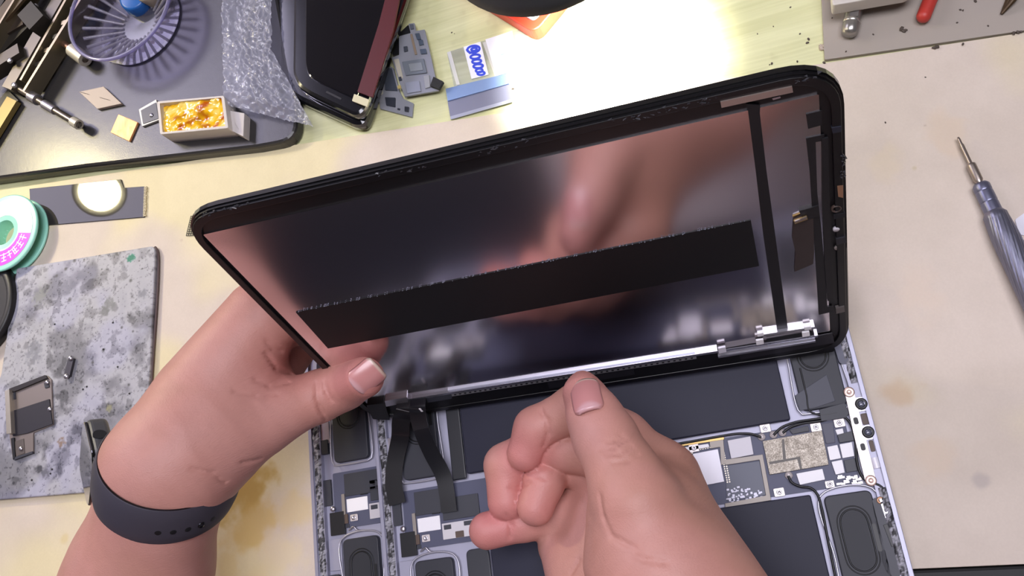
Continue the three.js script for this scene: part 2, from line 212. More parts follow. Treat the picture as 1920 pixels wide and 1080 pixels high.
{
  const Y = 6, h = 9.2, P = (n, x0, y0, x1, y1, h0, h1, m, par = board) => part(par, n, pxBox(x0, y0, x1, y1, h0, h1, 0.12), m), Q = (n, l, h0, h1, m, par = board, r = 0.3) => part(par, n, pxPrism(l, h0, h1, r, 0.12), m);
  Q('gold_rail', [[1252, 834], [1357, 818], [1358, 824], [1258, 840]], 8, 9.4, M.gold); Q('strip', [[1262, 842], [1328, 832], [1330, 838], [1266, 850]], 8, 9, M.white);
  // chips framed by a beige shield fence
  Q('shield_fence', [[1330, 826], [1356, 822], [1360, 870], [1352, 872], [1350, 838], [1332, 841]], 8, 9.3, M.beige); Q('shield_fence', [[1358, 862], [1430, 852], [1446, 938], [1360, 952], [1359, 944], [1436, 929], [1424, 862], [1360, 872]], 8, 9.3, M.beige);
  Q('chip', [[1299, 851], [1346, 842], [1358, 903], [1316, 911]], 8, 9.4, M.chipW); Q('chip', [[1364, 826], [1407, 818], [1413, 852], [1371, 860]], 8, 9.9, std(0xcfccd4, 0.45)); Q('chip', [[1360, 873], [1424, 864], [1436, 928], [1362, 940]], 8, 8.5, std(0x3d4258, 0.4)); Q('chip', [[1266, 850], [1294, 846], [1300, 880], [1288, 884]], 8, 9.2, M.chipW);
  { const dots = [], cap = []; const edge = (a, b, n) => { for (let k = 0; k < n; k++) { const p = T(lerp(a[0], b[0], k / (n - 1)), lerp(a[1], b[1], k / (n - 1)), 8.6); for (let q = 0; q < 2; q++) dots.push(box(p.x - 0.35 + q * 1.1, p.x + 0.25 + q * 1.1, 8, 8.9, p.z - 0.3, p.z + 0.3)); } };
    edge([1294, 850], [1312, 912], 16); edge([1352, 842], [1364, 904], 16); edge([1300, 845], [1346, 836], 11); edge([1374, 863], [1414, 856], 8);
    for (let k = 0; k < 64; k++) { const q = k % 16, p = T(1362 + q * 4.3 + rnd() * 7, 936 - q * 0.75 - (k >> 4) * 6.5 + rnd() * 8, 8.6), w = 0.25 + rnd() * 0.38, d = 0.2 + rnd() * 0.3; if (q > 9 && (k >> 4) > 1) continue; cap.push(box(p.x - w, p.x + w, 8, 8.9 + rnd() * 0.4, p.z - d, p.z + d)); }
    const a = part(board, 'solder_points', dots, std(0xb9b2a6, 0.4, 0.6)); a.userData.kind = 'stuff'; const c = part(board, 'capacitors', cap, std(0xa7a6b4, 0.4, 0.4)); c.userData.kind = 'stuff'; }
  const can = Q('shield_can', [[1430, 827], [1541, 807], [1554, 871], [1443, 890]], 8, 9.9, M.foil); part(can, 'lid_seam', [pxPrism([[1466, 824], [1470, 823], [1474, 861], [1468, 861]], 9.8, 10.05), pxPrism([[1442, 866], [1494, 857], [1495, 861], [1443, 871]], 9.8, 10.05), pxPrism([[1494, 857], [1500, 856], [1504, 879], [1500, 880]], 9.8, 10.05)], std(0x55524f, 0.5, 0.4));
  Q('foam_pad', [[1551, 838], [1570, 834], [1577, 859], [1556, 863]], 8, 9.6, M.white); Q('foam_pad', [[1574, 833], [1597, 829], [1602, 855], [1580, 859]], 8, 9.6, M.white); Q('foam_pad', [[1559, 866], [1579, 862], [1584, 886], [1567, 890]], 8, 9.6, M.white); Q('foam_pad', [[1493, 888], [1542, 879], [1547, 899], [1500, 909]], 8, 9.6, M.white);
  Q('pad', [[1582, 863], [1608, 858], [1612, 882], [1587, 886]], 8, 9.2, M.slate); Q('pad', [[1566, 806], [1580, 803], [1583, 816], [1571, 818]], 8, 9, M.white); Q('pad', [[1570, 815], [1597, 808], [1602, 826], [1574, 830]], 8, 10, M.slate); Q('pad', [[1540, 795], [1562, 791], [1566, 830], [1549, 832]], 8, 8.8, std(0x4a4b5c, 0.5)); Q('pad', [[1480, 806], [1515, 798], [1518, 808], [1486, 814]], 8, 9.4, M.slate);
  for (const [x, y] of [[1435, 803], [1530, 801], [1574, 793], [1461, 923], [1556, 908], [1301, 840]]) { const p = T(x, y, 9); screwTab(board, p.x, p.z, 8.2, x === 1556 ? 2 : 2.4); }
  { const s = []; for (let k = 0; k < 22; k++) { const p = T(1572 + rnd() * 44, 892 + rnd() * 18 - k * 0.1, 9); s.push(box(p.x - 0.5 - rnd(), p.x + 0.5 + rnd(), 8, 8.7 + rnd() * 0.8, p.z - 0.5, p.z + 0.4)); } const c = part(board, 'contacts', s, std(0xbdb6b4, 0.35, 0.6)); c.userData.kind = 'stuff'; }
  // aerial leads and their round plugs
  const lead = (l, r = 0.62, hh = 10.2) => part(tablet, 'aerial_lead', tube(l.map(([x, y, q]) => T(x, y, q || hh)), r, 50, false, 7), M.blackRub), plug = (x, y) => { const p = T(x, y, 9.6); part(tablet, 'plug', lathe([[0, 1.6], [0.7, 1.6], [0.9, 1.1], [1.7, 1], [1.8, 0], [0, 0]], V(p.x, 8.4, p.z), V(0, 1, 0), 16), M.bracket); };
  lead([[1428, 820], [1410, 814], [1385, 813], [1350, 818], [1300, 827], [1255, 835]]); lead([[1450, 816], [1465, 802], [1490, 792], [1520, 787], [1560, 781], [1578, 776]]); lead([[1467, 812], [1482, 801], [1505, 794], [1540, 789], [1578, 780], [1592, 790], [1603, 820], [1606, 860], [1612, 885], [1622, 900], [1652, 912], [1662, 930]]); lead([[1478, 892], [1484, 904], [1500, 912], [1520, 915], [1532, 926], [1540, 950], [1550, 1000], [1566, 1080], [1580, 1150]]);
  lead([[1500, 690], [1512, 740], [1518, 770], [1540, 778], [1570, 774]], 0.45, 10.6);
  plug(1428, 819); plug(1450, 815); plug(1467, 811); plug(1479, 891);
  Q('tape_patch', [[1536, 768], [1584, 755], [1592, 775], [1586, 783], [1540, 790]], 10.6, 11, std(0x2c2e38, 0.5), tablet); Q('tape_patch', [[1490, 742], [1550, 702], [1566, 752], [1530, 764], [1500, 770]], 10.55, 10.8, std(0x3a3c4a, 0.5), tablet);
  // camera bracket on the rim
  const br = Q('camera_bracket', [[1584, 737], [1588, 730], [1600, 728], [1608, 760], [1626, 830], [1641, 893], [1644, 905], [1630, 910], [1622, 902], [1600, 812]], 9.5, 11.4, M.bracket, tablet, 1);
  for (const [x, y] of [[1592, 735], [1633, 901]]) { const p = T(x, y, 11.5); part(br, 'screw', lathe([[0, 0.3], [0.9, 0.3], [1, 0.7], [2.3, 0.7], [2.5, 0], [0, 0]], V(p.x, 11.3, p.z), V(0, 1, 0), 18), std(0xcdb2a8, 0.35, 0.6)); }
  for (const [x, y] of [[1605, 789], [1618, 838]]) { const p = T(x, y, 11.5); part(br, 'hole', prism([[p.x - 1, p.z - 1.6], [p.x + 1, p.z - 1.6], [p.x + 1, p.z + 1.6], [p.x - 1, p.z + 1.6]], 11.3, 11.55, 0.9), M.tape); }
  for (const [x, y] of [[1615, 757], [1628, 810]]) { const p = T(x, y, 11.8), m = part(tablet, 'camera_module', prism([[p.x - 3, p.z - 3.4], [p.x + 2.6, p.z - 3.4], [p.x + 2.6, p.z + 3.4], [p.x - 3, p.z + 3.4]], 8, 10.8, 0.5, 0.2), M.steel); part(m, 'lens_ring', lathe([[1.5, 1.2], [2.1, 1.4], [2.7, 1.2], [2.8, 0], [1.5, 0]], V(p.x, 10.7, p.z), V(0, 1, 0), 22), M.blackRub); part(m, 'lens', lathe([[0, 0.9], [0.8, 0.8], [1.5, 0.5], [1.5, 0], [0, 0]], V(p.x, 10.8, p.z), V(0, 1, 0), 18), phy(0x6a6c7c, 0.1, 0.2, { clearcoat: 1 })); }
  P('sensor', 1613, 776, 1630, 795, 8, 10.8, M.brown, tablet); P('sensor', 1628, 826, 1642, 846, 8, 10.8, M.brown, tablet); P('sensor', 1630, 849, 1650, 888, 8, 10.2, M.slate, tablet);
  part(tablet, 'proximity_window', (() => { const a = T(1639, 858, 11), b = T(1645, 878, 11); return rod(V(a.x, 10.2, a.z), V(b.x, 10.2, b.z), 1.9, 1.9, 14); })(), M.chipW);
  // aerial blocks in the corners of that end
  Q('aerial_block', [[1561, 640], [1584, 634], [1596, 676], [1588, 683], [1574, 682]], 8, 10.8, std(0x565869, 0.5), tablet, 2); Q('aerial_block', [[1634, 936], [1648, 932], [1660, 955], [1672, 985], [1684, 1040], [1690, 1080], [1672, 1090], [1655, 1060]], 8, 10.6, std(0x363842, 0.5), tablet, 2);
  Q('aerial_slot', [[1656, 984], [1664, 982], [1680, 1022], [1672, 1026]], 10.5, 10.9, M.blackRub, tablet); { const p = T(1651, 938, 11); part(tablet, 'screw', lathe([[0, 0.3], [0.7, 0.3], [0.8, 0.8], [1.6, 0.8], [1.7, 0], [0, 0]], V(p.x, 10.2, p.z), V(0, 1, 0), 16), M.copper); }
  Q('flex', [[1648, 935], [1655, 934], [1668, 968], [1660, 972]], 10.5, 11, M.steel, tablet);
}

// ---------- the lifted display: its own frame is u right, v up, w towards the worker ----------
function ribbon(pts, wdir, width, th, n = 30) {
  const c = new THREE.CatmullRomCurve3(pts, false, 'centripetal'), pos = [], idx = [];
  for (let i = 0; i <= n; i++) { const p = c.getPoint(i / n), t = c.getTangent(i / n), w = (Array.isArray(wdir) ? wdir[0].clone().lerp(wdir[1], i / n) : wdir.clone()); w.addScaledVector(t, -w.dot(t)).normalize(); const m = w.clone().cross(t).normalize();
    for (const [a, b] of [[-1, -1], [1, -1], [1, 1], [-1, 1]]) { const q = p.clone().addScaledVector(w, a * width / 2).addScaledVector(m, b * th / 2); pos.push(q.x, q.y, q.z); } }
  for (let i = 0; i < n; i++) for (let k = 0; k < 4; k++) { const a = i * 4 + k, b = i * 4 + (k + 1) % 4; idx.push(a, b, a + 4, b, b + 4, a + 4); }
  idx.push(0, 2, 1, 0, 3, 2); const e = n * 4; idx.push(e, e + 1, e + 2, e, e + 2, e + 3);
  let g = new THREE.BufferGeometry(); g.setAttribute('position', new THREE.Float32BufferAttribute(pos, 3)); g.setIndex(idx); g.setAttribute('uv', new THREE.Float32BufferAttribute(new Float32Array(pos.length / 3 * 2), 2)); g = g.toNonIndexed(); g.computeVertexNormals(); return toCreasedNormals(g, 0.7);
}
const display = thing('tablet_display', 'detached tablet display held upright showing its mirrored back', 'display', DO);
LOCAL.add(display); display.quaternion.setFromRotationMatrix(new THREE.Matrix4().makeBasis(DX, DY, DN));
{
  const dp = (n, l, w0, w1, m, r = 0, par = display, label) => { const g = new THREE.ExtrudeGeometry(roundPoly(l.map(([u, v]) => [u, -v]), r), { depth: w1 - w0, bevelEnabled: false, curveSegments: 8 }); g.translate(0, 0, w0); return part(par, n, g, m, label); };
  const px = l => l.map(([x, y]) => DUV(x, y, 0.5)), db = (n, u0, u1, v0, v1, w0, w1, m, r = 0, par = display) => dp(n, [[u0, v0], [u1, v0], [u1, v1], [u0, v1]], w0, w1, m, r, par);
  const blk = std(0x0c0b0e, 0.38), blk2 = std(0x141317, 0.5), mirror = std(0xefe9ec, 0.15, 1), brownF = std(0x3a302e, 0.4);
  db('cover_glass', 0, 245, 0, 176, -3.4, -1.2, phy(0x08080a, 0.12, 0, { clearcoat: 1 }), 20);
  db('bezel', 0.6, 244.4, 0.6, 175.4, -1.2, 0, blk, 19.5, display);
  { const o = roundPoly([[1.6, -1.6], [243.4, -1.6], [243.4, -174.4], [1.6, -174.4]], 18), h = roundPoly([[4.2, -4.2], [240.8, -4.2], [240.8, -171.8], [4.2, -171.8]], 16); o.holes.push(h); const g = new THREE.ExtrudeGeometry(o, { depth: 0.9, bevelEnabled: true, bevelThickness: 0.25, bevelSize: 0.25, bevelSegments: 2, curveSegments: 10 }); part(display, 'seal_ring', g, blk); }
  const lcd = dp('lcd_panel', [[6, 19.5], [236.6, 19.5], [237, 164.6], [6, 163.8]], -0.5, 0.5, mirror, 0.6, display, 'mirrored grey back of the display panel');
  dp('graphite_strip', [[12.8, 74.3], [210.6, 78.6], [210.2, 108.6], [13.6, 105.6]], 0.5, 0.85, std(0x07080d, 0.55), 0.3, display, 'wide matt black strip');
  { const s = []; for (let k = 0; k < 170; k++) { const t = rnd(), u = lerp(14, 210, t), v = lerp(105.8, 108.7, t), a = 0.15 + rnd() * 0.28; const g = new THREE.TetrahedronGeometry(a); g.translate(u, v + (rnd() - 0.4) * 0.8, 0.8 + rnd() * 0.2); s.push(g); } const m = part(display, 'torn_glue', s, std(0x8d90a0, 0.4)); m.userData.kind = 'stuff'; }
  dp('tape', px([[1402, 204], [1423, 200], [1437, 320], [1452, 430], [1478, 622], [1458, 626], [1431, 440], [1417, 320]]), 0.5, 0.95, blk2, 0.3, display, 'narrow black tape');
  dp('tape', px([[1398, 193], [1425, 196], [1424, 214], [1404, 212]]), 0.5, 1.0, blk2, 0.3);
  dp('tape', px([[1511, 213], [1540, 206], [1541, 233], [1515, 240]]), 0.5, 0.9, blk2); dp('tape', px([[1511, 258], [1545, 251], [1546, 262], [1529, 265], [1532, 360], [1540, 430], [1546, 500], [1551, 574], [1561, 573], [1562, 583], [1535, 589], [1529, 490], [1523, 400], [1518, 320]]), 0.5, 0.9, blk2);
  dp('tape', px([[1540, 258], [1552, 256], [1556, 400], [1560, 520], [1562, 560], [1551, 562], [1546, 500], [1541, 380]]), 0.5, 1.2, blk2);
  // display socket on its short flex
  dp('flex', px([[1487, 412], [1504, 404], [1524, 398], [1526, 470], [1524, 492], [1489, 507], [1491, 470], [1485, 445]]), 0.5, 1.3, brownF, 0.5, display, 'dark brown flex with a gold socket'); dp('flex', px([[1497, 392], [1534, 382], [1536, 402], [1506, 410]]), 0.5, 1.5, blk2);
  dp('socket', px([[1487, 409], [1511, 400], [1513, 405], [1489, 414]]), 1.3, 2.2, M.gold);
  { const s = []; for (let k = 0; k < 9; k++) { const [u, v] = DUV(1490 + k * 2.5, 411 - k * 0.95, 1); const g = new THREE.BoxGeometry(0.25, 1.2, 0.5); g.translate(u, v, 2.3); s.push(g); } part(display, 'socket_pins', s, M.steel); }
  // sensors along the right edge
  const ring = (x, y, r0, r1, m, name = 'sensor_ring') => { const [u, v] = DUV(x, y, 1); const g = lathe([[r0, 0], [r0, 1], [r1, 1], [r1, 0]], V(u, v, 0.2), V(0, 0, 1), 22); return part(display, name, g, m); };
  ring(1568, 392, 1.3, 1.9, std(0x4a3c36, 0.35)); { const [u, v] = DUV(1568, 430, 1); part(display, 'sensor_window', lathe([[0, 1], [1.2, 1], [1.3, 0], [0, 0]], V(u, v, 0.3), V(0, 0, 1), 18), std(0xcfccd2, 0.3)); const [a, b] = DUV(1571, 465, 1); part(display, 'sensor_window', lathe([[0, 0.8], [1.3, 0.8], [1.4, 0], [0, 0]], V(a, b, 0.3), V(0, 0, 1), 18), std(0x8b8480, 0.4)); }
  dp('copper_tab', px([[1569, 346], [1580, 345], [1580, 368], [1571, 366]]), 0.2, 1.3, M.copper); dp('clip', px([[1558, 236], [1576, 233], [1576, 243], [1560, 246]]), 0.2, 1.6, std(0x3d3f4c, 0.3, 0.5)); dp('clip', px([[1566, 444], [1584, 440], [1586, 450], [1567, 455]]), 0.2, 1.8, std(0x3b3a40, 0.3, 0.5)); dp('clip', px([[1566, 574], [1582, 570], [1583, 580], [1567, 584]]), 0.2, 1.8, std(0x6a6462, 0.3, 0.5)); dp('clip', px([[1562, 400], [1584, 396], [1584, 404], [1563, 408]]), 0.2, 1.4, std(0x2c2b30, 0.3, 0.4));
  dp('shim', px([[1350, 187], [1484, 158], [1486, 169], [1352, 198]]), 0.9, 1.6, std(0xb5a79f, 0.3, 0.7), 0, display, 'bare metal strip on the edge'); dp('shim', px([[1447, 182], [1462, 178], [1463, 181], [1449, 185]]), 0.2, 1.2, M.steel);
  { const s = []; for (const [x0, x1] of [[380, 470], [700, 800], [900, 1010], [1130, 1340], [1490, 1540]]) for (let k = 0; k < (x1 - x0) / 4; k++) { const x = x0 + rnd() * (x1 - x0), y = 398 - (x - 380) * 0.2265 + rnd() * 10; const [u, v] = DUV(x, y, 1); const g = new THREE.TetrahedronGeometry(0.3 + rnd() * 0.6); g.rotateX(rnd() * 3); g.scale(1.6, 1, 0.8); g.translate(u, Math.min(v, 175), 0.6 + rnd() * 0.6); s.push(g); } for (let k = 0; k < 26; k++) { const g = new THREE.TetrahedronGeometry(0.35 + rnd() * 0.6); g.rotateY(rnd() * 3); const [u, v] = DUV(1576 + rnd() * 9, 290 + rnd() * 46, 1); g.translate(Math.min(u, 245.6), v, 0.4 + rnd()); s.push(g); } const m = part(display, 'glue_crumbs', s, std(0x3b3b40, 0.35)); m.userData.kind = 'stuff'; }
  // lower rail: bright edge, perforated strip, bracket with white pads, black flaps
  db('panel_edge', 8.5, 231, 18.4, 20.2, 0.3, 2.2, std(0xb9b9c4, 0.25, 0.9)); db('panel_edge', 52, 176, 19.9, 21.2, 0.3, 1.4, std(0xcfd0de, 0.3, 0.5)); db('rail', 48, 176, 15.3, 17.9, 0.2, 1.7, std(0xc4c4c6, 0.35, 0.7));
  { const s = []; for (let k = 0; k < 46; k++) { const u = 51 + k * 2.72; s.push(box(u, u + 1.1, 16.2, 17.1, 1.5, 1.85)); } part(display, 'rail_holes', s, M.tape); }
  db('lower_flap', 30, 238, 1.2, 15.6, 0, 0.8, std(0x060609, 0.5), 1); dp('tape', px([[1024, 709], [1186, 682], [1190, 700], [1030, 727]]), 0.8, 1.2, std(0x1d1c22, 0.5)); dp('tape', px([[1384, 655], [1560, 622], [1564, 640], [1388, 672]]), 0.8, 1.3, std(0x26242a, 0.45));
  const bk = dp('bracket', px([[1344, 650], [1525, 618], [1527, 632], [1346, 662]]), 0.4, 2, std(0x3a373a, 0.3, 0.7), 0.5); dp('bracket_edge', px([[1345, 660], [1527, 630], [1527, 633], [1346, 663]]), 1.8, 3, M.steel, 0, bk); dp('bracket_edge', px([[1420, 622], [1526, 606], [1527, 609], [1421, 626]]), 0.5, 2.4, M.steel, 0, bk);
  for (const q of [[1416, 632, 14, 8], [1502, 617, 14, 8], [1418, 619, 12, 5], [1506, 607, 13, 5]]) dp('contact_pad', px([[q[0], q[1]], [q[0] + q[2], q[1] - q[2] * 0.17], [q[0] + q[2] + 1, q[1] - q[2] * 0.17 + q[3]], [q[0] + 1, q[1] + q[3]]]), 1.6, 2.6, M.white, 0.4, bk);
  dp('contact_pad', px([[1345, 646], [1359, 643], [1361, 652], [1347, 655]]), 1.8, 2.8, M.chipW, 0.4, bk); dp('slot', px([[1436, 630], [1500, 619], [1501, 623], [1437, 635]]), 1.9, 2.2, M.tape, 0, bk);
  dp('hinge_clip', px([[722, 745], [764, 738], [766, 748], [724, 756]]), 0.5, 2.6, M.steel, 0.3); dp('hinge_clip', px([[800, 742], [846, 733], [848, 742], [802, 750]]), 0.5, 2.2, M.slate, 0.3); dp('corner_pad', px([[688, 752], [722, 748], [732, 780], [700, 778]]), 0.2, 3, M.tape, 1);
  // black flat cables falling onto the open body
  const inv = new THREE.Matrix4().copy(new THREE.Matrix4().makeBasis(DX, DY, DN)).setPosition(DO).invert(), L = p => p.clone().applyMatrix4(inv), wd = d => d.clone().transformDirection(inv);
  const c1 = [DW(27, 18, 1.5), DW(27, 16.5, 6), T(752, 790, 24), T(750, 820, 17), T(742, 860, 13.5), T(738, 905, 12.4), T(745, 945, 12)].map(L), c2 = [DW(35, 19, 1.5), DW(35, 19, 7), T(783, 776, 30), T(790, 806, 24), T(808, 848, 18), T(830, 890, 13.5), T(838, 925, 12), T(842, 960, 11.6)].map(L);
  part(display, 'flat_cable', ribbon(c1, wd(V(1, 0, 0.06)), 9.5, 0.35, 40), phy(0x0b0b11, 0.4, 0, { clearcoat: 0.2 }), 'black flat cable'); part(display, 'flat_cable', ribbon(c2, [wd(V(1, 0, 0.1)), wd(V(0.96, 0, -0.3))], 8.5, 0.35, 40), phy(0x090a12, 0.35, 0, { clearcoat: 0.3 }), 'black flat cable');
  { const c = L(DW(37, 20, 9)); const g = new THREE.BoxGeometry(1, 3.4, 0.2); g.translate(c.x, c.y - 1, c.z); part(display, 'cable_mark', g, M.white); }
}

// ---------- the worker's arms: distance fields of tapered bones, meshed by surface nets ----------
const seg = (a, b, ra, rb) => ({ a, b, ra, rb, ab: b.clone().sub(a), l2: b.distanceToSquared(a) });
const dSeg = (s, x, y, z) => { const ax = x - s.a.x, ay = y - s.a.y, az = z - s.a.z; const t = s.l2 < 1e-6 ? 0 : clamp((ax * s.ab.x + ay * s.ab.y + az * s.ab.z) / s.l2); const ex = ax - s.ab.x * t, ey = ay - s.ab.y * t, ez = az - s.ab.z * t; return Math.sqrt(ex * ex + ey * ey + ez * ez) - (s.ra + (s.rb - s.ra) * t); };
const smin = (a, b, k) => { const h = Math.max(k - Math.abs(a - b), 0) / k; return Math.min(a, b) - h * h * k * 0.25; };
function field(palm, fingers, cuts) {                // palm: [seg, k] list; fingers: { segs, k }; cuts: skin creases
  return (x, y, z) => {
    let p = 1e9; for (const [s, k] of palm) p = smin(p, dSeg(s, x, y, z), k);
    let d = p;
    for (const f of fingers) { let q = 1e9; for (const s of f.segs) q = smin(q, dSeg(s, x, y, z), f.ik || 2.5); d = smin(d, smin(p, q, f.k), f.sep || 1.2); }
    for (const c of cuts) { const q = -dSeg(c.s, x, y, z); d = -smin(-d, -q, c.k || 1.6); }
    return d;
  };
}
function nets(F, min, max, cell) {
  const n = [0, 1, 2].map(i => Math.ceil((max.getComponent(i) - min.getComponent(i)) / cell) + 1), [nx, ny, nz] = n, g = new Float32Array(nx * ny * nz).fill(9);
  const C = 4;                                        // coarse pass: skip blocks far from the surface
  for (let k = 0; k < nz; k += C) for (let j = 0; j < ny; j += C) for (let i = 0; i < nx; i += C) {
    const d = F(min.x + (i + C / 2) * cell, min.y + (j + C / 2) * cell, min.z + (k + C / 2) * cell);
    const far = Math.abs(d) > cell * C * 1.6 + 1;
    for (let c = k; c < Math.min(k + C, nz); c++) for (let b = j; b < Math.min(j + C, ny); b++) for (let a = i; a < Math.min(i + C, nx); a++) g[(c * ny + b) * nx + a] = far ? d : F(min.x + a * cell, min.y + b * cell, min.z + c * cell);
  }
  const id = new Int32Array(nx * ny * nz).fill(-1), pos = [], idx = [];
  for (let k = 0; k < nz - 1; k++) for (let j = 0; j < ny - 1; j++) for (let i = 0; i < nx - 1; i++) {
    let m = 0, c = 0, sx = 0, sy = 0, sz = 0; const v = []; for (let q = 0; q < 8; q++) { const w = g[((k + (q >> 2)) * ny + j + (q >> 1 & 1)) * nx + i + (q & 1)]; v.push(w); if (w < 0) m |= 1 << q; } if (m === 0 || m === 255) continue;
    for (let q = 0; q < 8; q++) for (const e of [1, 2, 4]) { if (q & e) continue; const r = q | e; if ((v[q] < 0) === (v[r] < 0)) continue; const t = v[q] / (v[q] - v[r]); sx += (q & 1) + (e === 1 ? t : 0); sy += (q >> 1 & 1) + (e === 2 ? t : 0); sz += (q >> 2) + (e === 4 ? t : 0); c++; }
    id[(k * ny + j) * nx + i] = pos.length / 3; pos.push(min.x + (i + sx / c) * cell, min.y + (j + sy / c) * cell, min.z + (k + sz / c) * cell);
  }
  const I = (i, j, k) => id[(k * ny + j) * nx + i];
  for (let k = 1; k < nz - 1; k++) for (let j = 1; j < ny - 1; j++) for (let i = 1; i < nx - 1; i++) {
    const o = g[(k * ny + j) * nx + i] < 0;
    const quad = (a, b, c, d, f) => { if (a < 0 || b < 0 || c < 0 || d < 0) return; if (f) idx.push(a, b, c, a, c, d); else idx.push(a, c, b, a, d, c); };
    if (o !== g[(k * ny + j) * nx + i + 1] < 0) quad(I(i, j - 1, k - 1), I(i, j, k - 1), I(i, j, k), I(i, j - 1, k), o);
    if (o !== g[(k * ny + j + 1) * nx + i] < 0) quad(I(i - 1, j, k - 1), I(i - 1, j, k), I(i, j, k), I(i, j, k - 1), o);
    if (o !== g[((k + 1) * ny + j) * nx + i] < 0) quad(I(i - 1, j - 1, k), I(i, j - 1, k), I(i, j, k), I(i - 1, j, k), o);
  }
  const N = pos.length / 3, nor = new Float32Array(N * 3), uv = new Float32Array(N * 2), e = cell * 0.6;
  for (let i = 0; i < N; i++) { const x = pos[3 * i], y = pos[3 * i + 1], z = pos[3 * i + 2]; let a = F(x + e, y, z) - F(x - e, y, z), b = F(x, y + e, z) - F(x, y - e, z), c = F(x, y, z + e) - F(x, y, z - e); const l = Math.hypot(a, b, c) || 1; nor[3 * i] = a / l; nor[3 * i + 1] = b / l; nor[3 * i + 2] = c / l; uv[2 * i] = x + y * 0.35; uv[2 * i + 1] = z - y * 0.6; }
  const G = new THREE.BufferGeometry(); G.setAttribute('position', new THREE.Float32BufferAttribute(pos, 3)); G.setAttribute('normal', new THREE.BufferAttribute(nor, 3)); G.setAttribute('uv', new THREE.BufferAttribute(uv, 2)); G.setIndex(idx); return G;
}
const skinBump = tex(512, 512, (i, j) => { const x = i / 512 * 40, y = j / 512 * 40; return 128 + (fbm(x * 2.2, y * 2.2, 3) - 0.5) * 120 + (fbm(x * 0.35, y * 0.35, 2) - 0.5) * 60; }, false); skinBump.repeat.set(1 / 40, 1 / 40);
const skinM = phy(0xffffff, 0.52, 0, { vertexColors: true, bumpMap: skinBump, bumpScale: 0.00022, sheen: 0.25, sheenRoughness: 0.5, sheenColor: new THREE.Color(0xffb9a0) });
const nailM = phy(0xffffff, 0.26, 0, { clearcoat: 0.5, clearcoatRoughness: 0.3, vertexColors: true });
const lin = h => { const c = new THREE.Color(h); return [c.r, c.g, c.b]; };
const SK = lin(0xc08a7e), PINK = lin(0xc87676), WARM = lin(0xb0806c), PALE = lin(0xc4938a);
function tint(g, blobs) { return paint(g, (x, y, z) => { const n = fbm(x * 0.06 + y * 0.03, z * 0.06 + y * 0.05, 3), m = fbm(x * 0.3, z * 0.3 + y * 0.2, 2) - 0.5; let c = SK.map((v, i) => lerp(v, n > 0.5 ? WARM[i] : PALE[i], Math.abs(n - 0.5) * 1.1)); for (const [p, r, col, a] of blobs) { const d = Math.hypot(x - p.x, y - p.y, z - p.z) / r; if (d < 1) { const q = a * sm(1 - d); c = c.map((v, i) => lerp(v, col[i], q)); } } return c.map(v => v * (1 + m * 0.08)); }); }
function nail(parent, c, along, up, len, wid, curve) {      // curved nail plate; along points to the free edge
  const s = along.clone().cross(up).normalize(), u = s.clone().cross(along).normalize(), nu = 14, nv = 18, pos = [], col = [], idx = [], uv = []; const B = lin(0xc98b88), W = lin(0xcfb6a6), Lu = lin(0xd2a4a6);
  for (const lay of [1, 0]) for (let j = 0; j <= nv; j++) for (let i = 0; i <= nu; i++) { const b = j / nv, a = (i / nu * 2 - 1), wf = b < 0.2 ? Math.sqrt(1 - Math.pow((0.2 - b) / 0.2, 2) * 0.62) : b > 0.8 ? 1 - Math.pow((b - 0.8) / 0.2, 2) * 0.22 : 1, th = a * curve * wf, R = wid * 0.5 / Math.sin(curve);
    const p = c.clone().addScaledVector(along, (b - 0.5) * len * (1 - 0.06 * a * a)).addScaledVector(s, R * Math.sin(th)).addScaledVector(u, R * (Math.cos(th) - 1) - Math.pow(b - 0.45, 2) * len * 0.2 - (lay ? 0 : 1.4)); pos.push(p.x, p.y, p.z); uv.push(a, b);
    const e = sstep(0.9, 0.95, b + a * a * 0.04), lu = sstep(0.22, 0.12, b + a * a * 0.14); col.push(...B.map((v, k) => lerp(lerp(v, Lu[k], lu), W[k], e))); }
  const n1 = (nu + 1) * (nv + 1); for (let L = 0; L < 2; L++) for (let j = 0; j < nv; j++) for (let i = 0; i < nu; i++) { const a = L * n1 + j * (nu + 1) + i, b = a + 1, d = a + nu + 1, e = d + 1; if (!L) idx.push(a, b, d, b, e, d); else idx.push(a, d, b, b, d, e); }
  const per = []; for (let i = 0; i <= nu; i++) per.push(i); for (let j = 1; j <= nv; j++) per.push(j * (nu + 1) + nu); for (let i = nu - 1; i >= 0; i--) per.push(nv * (nu + 1) + i); for (let j = nv - 1; j > 0; j--) per.push(j * (nu + 1)); for (let k = 0; k < per.length; k++) { const a = per[k], b = per[(k + 1) % per.length]; idx.push(a, a + n1, b, b, a + n1, b + n1); }
  const g = new THREE.BufferGeometry(); g.setAttribute('position', new THREE.Float32BufferAttribute(pos, 3)); g.setAttribute('color', new THREE.Float32BufferAttribute(col, 3)); g.setAttribute('uv', new THREE.Float32BufferAttribute(uv, 2)); g.setIndex(idx); g.computeVertexNormals(); return part(parent, 'fingernail', g, nailM);
}
const person = thing('person', 'person with bare forearms lifting the tablet display and pinching thumb and finger', 'person', V(0, 0, 150));
const chain = (pts, k = 5, ik = 2.5, sep = 1.2) => { const segs = []; for (let i = 0; i + 1 < pts.length; i++) segs.push(seg(pts[i][0], pts[i + 1][0], pts[i][1], pts[i + 1][1])); return { segs, k, ik, sep }; };
const toCam = p => CAM.clone().sub(p).normalize();
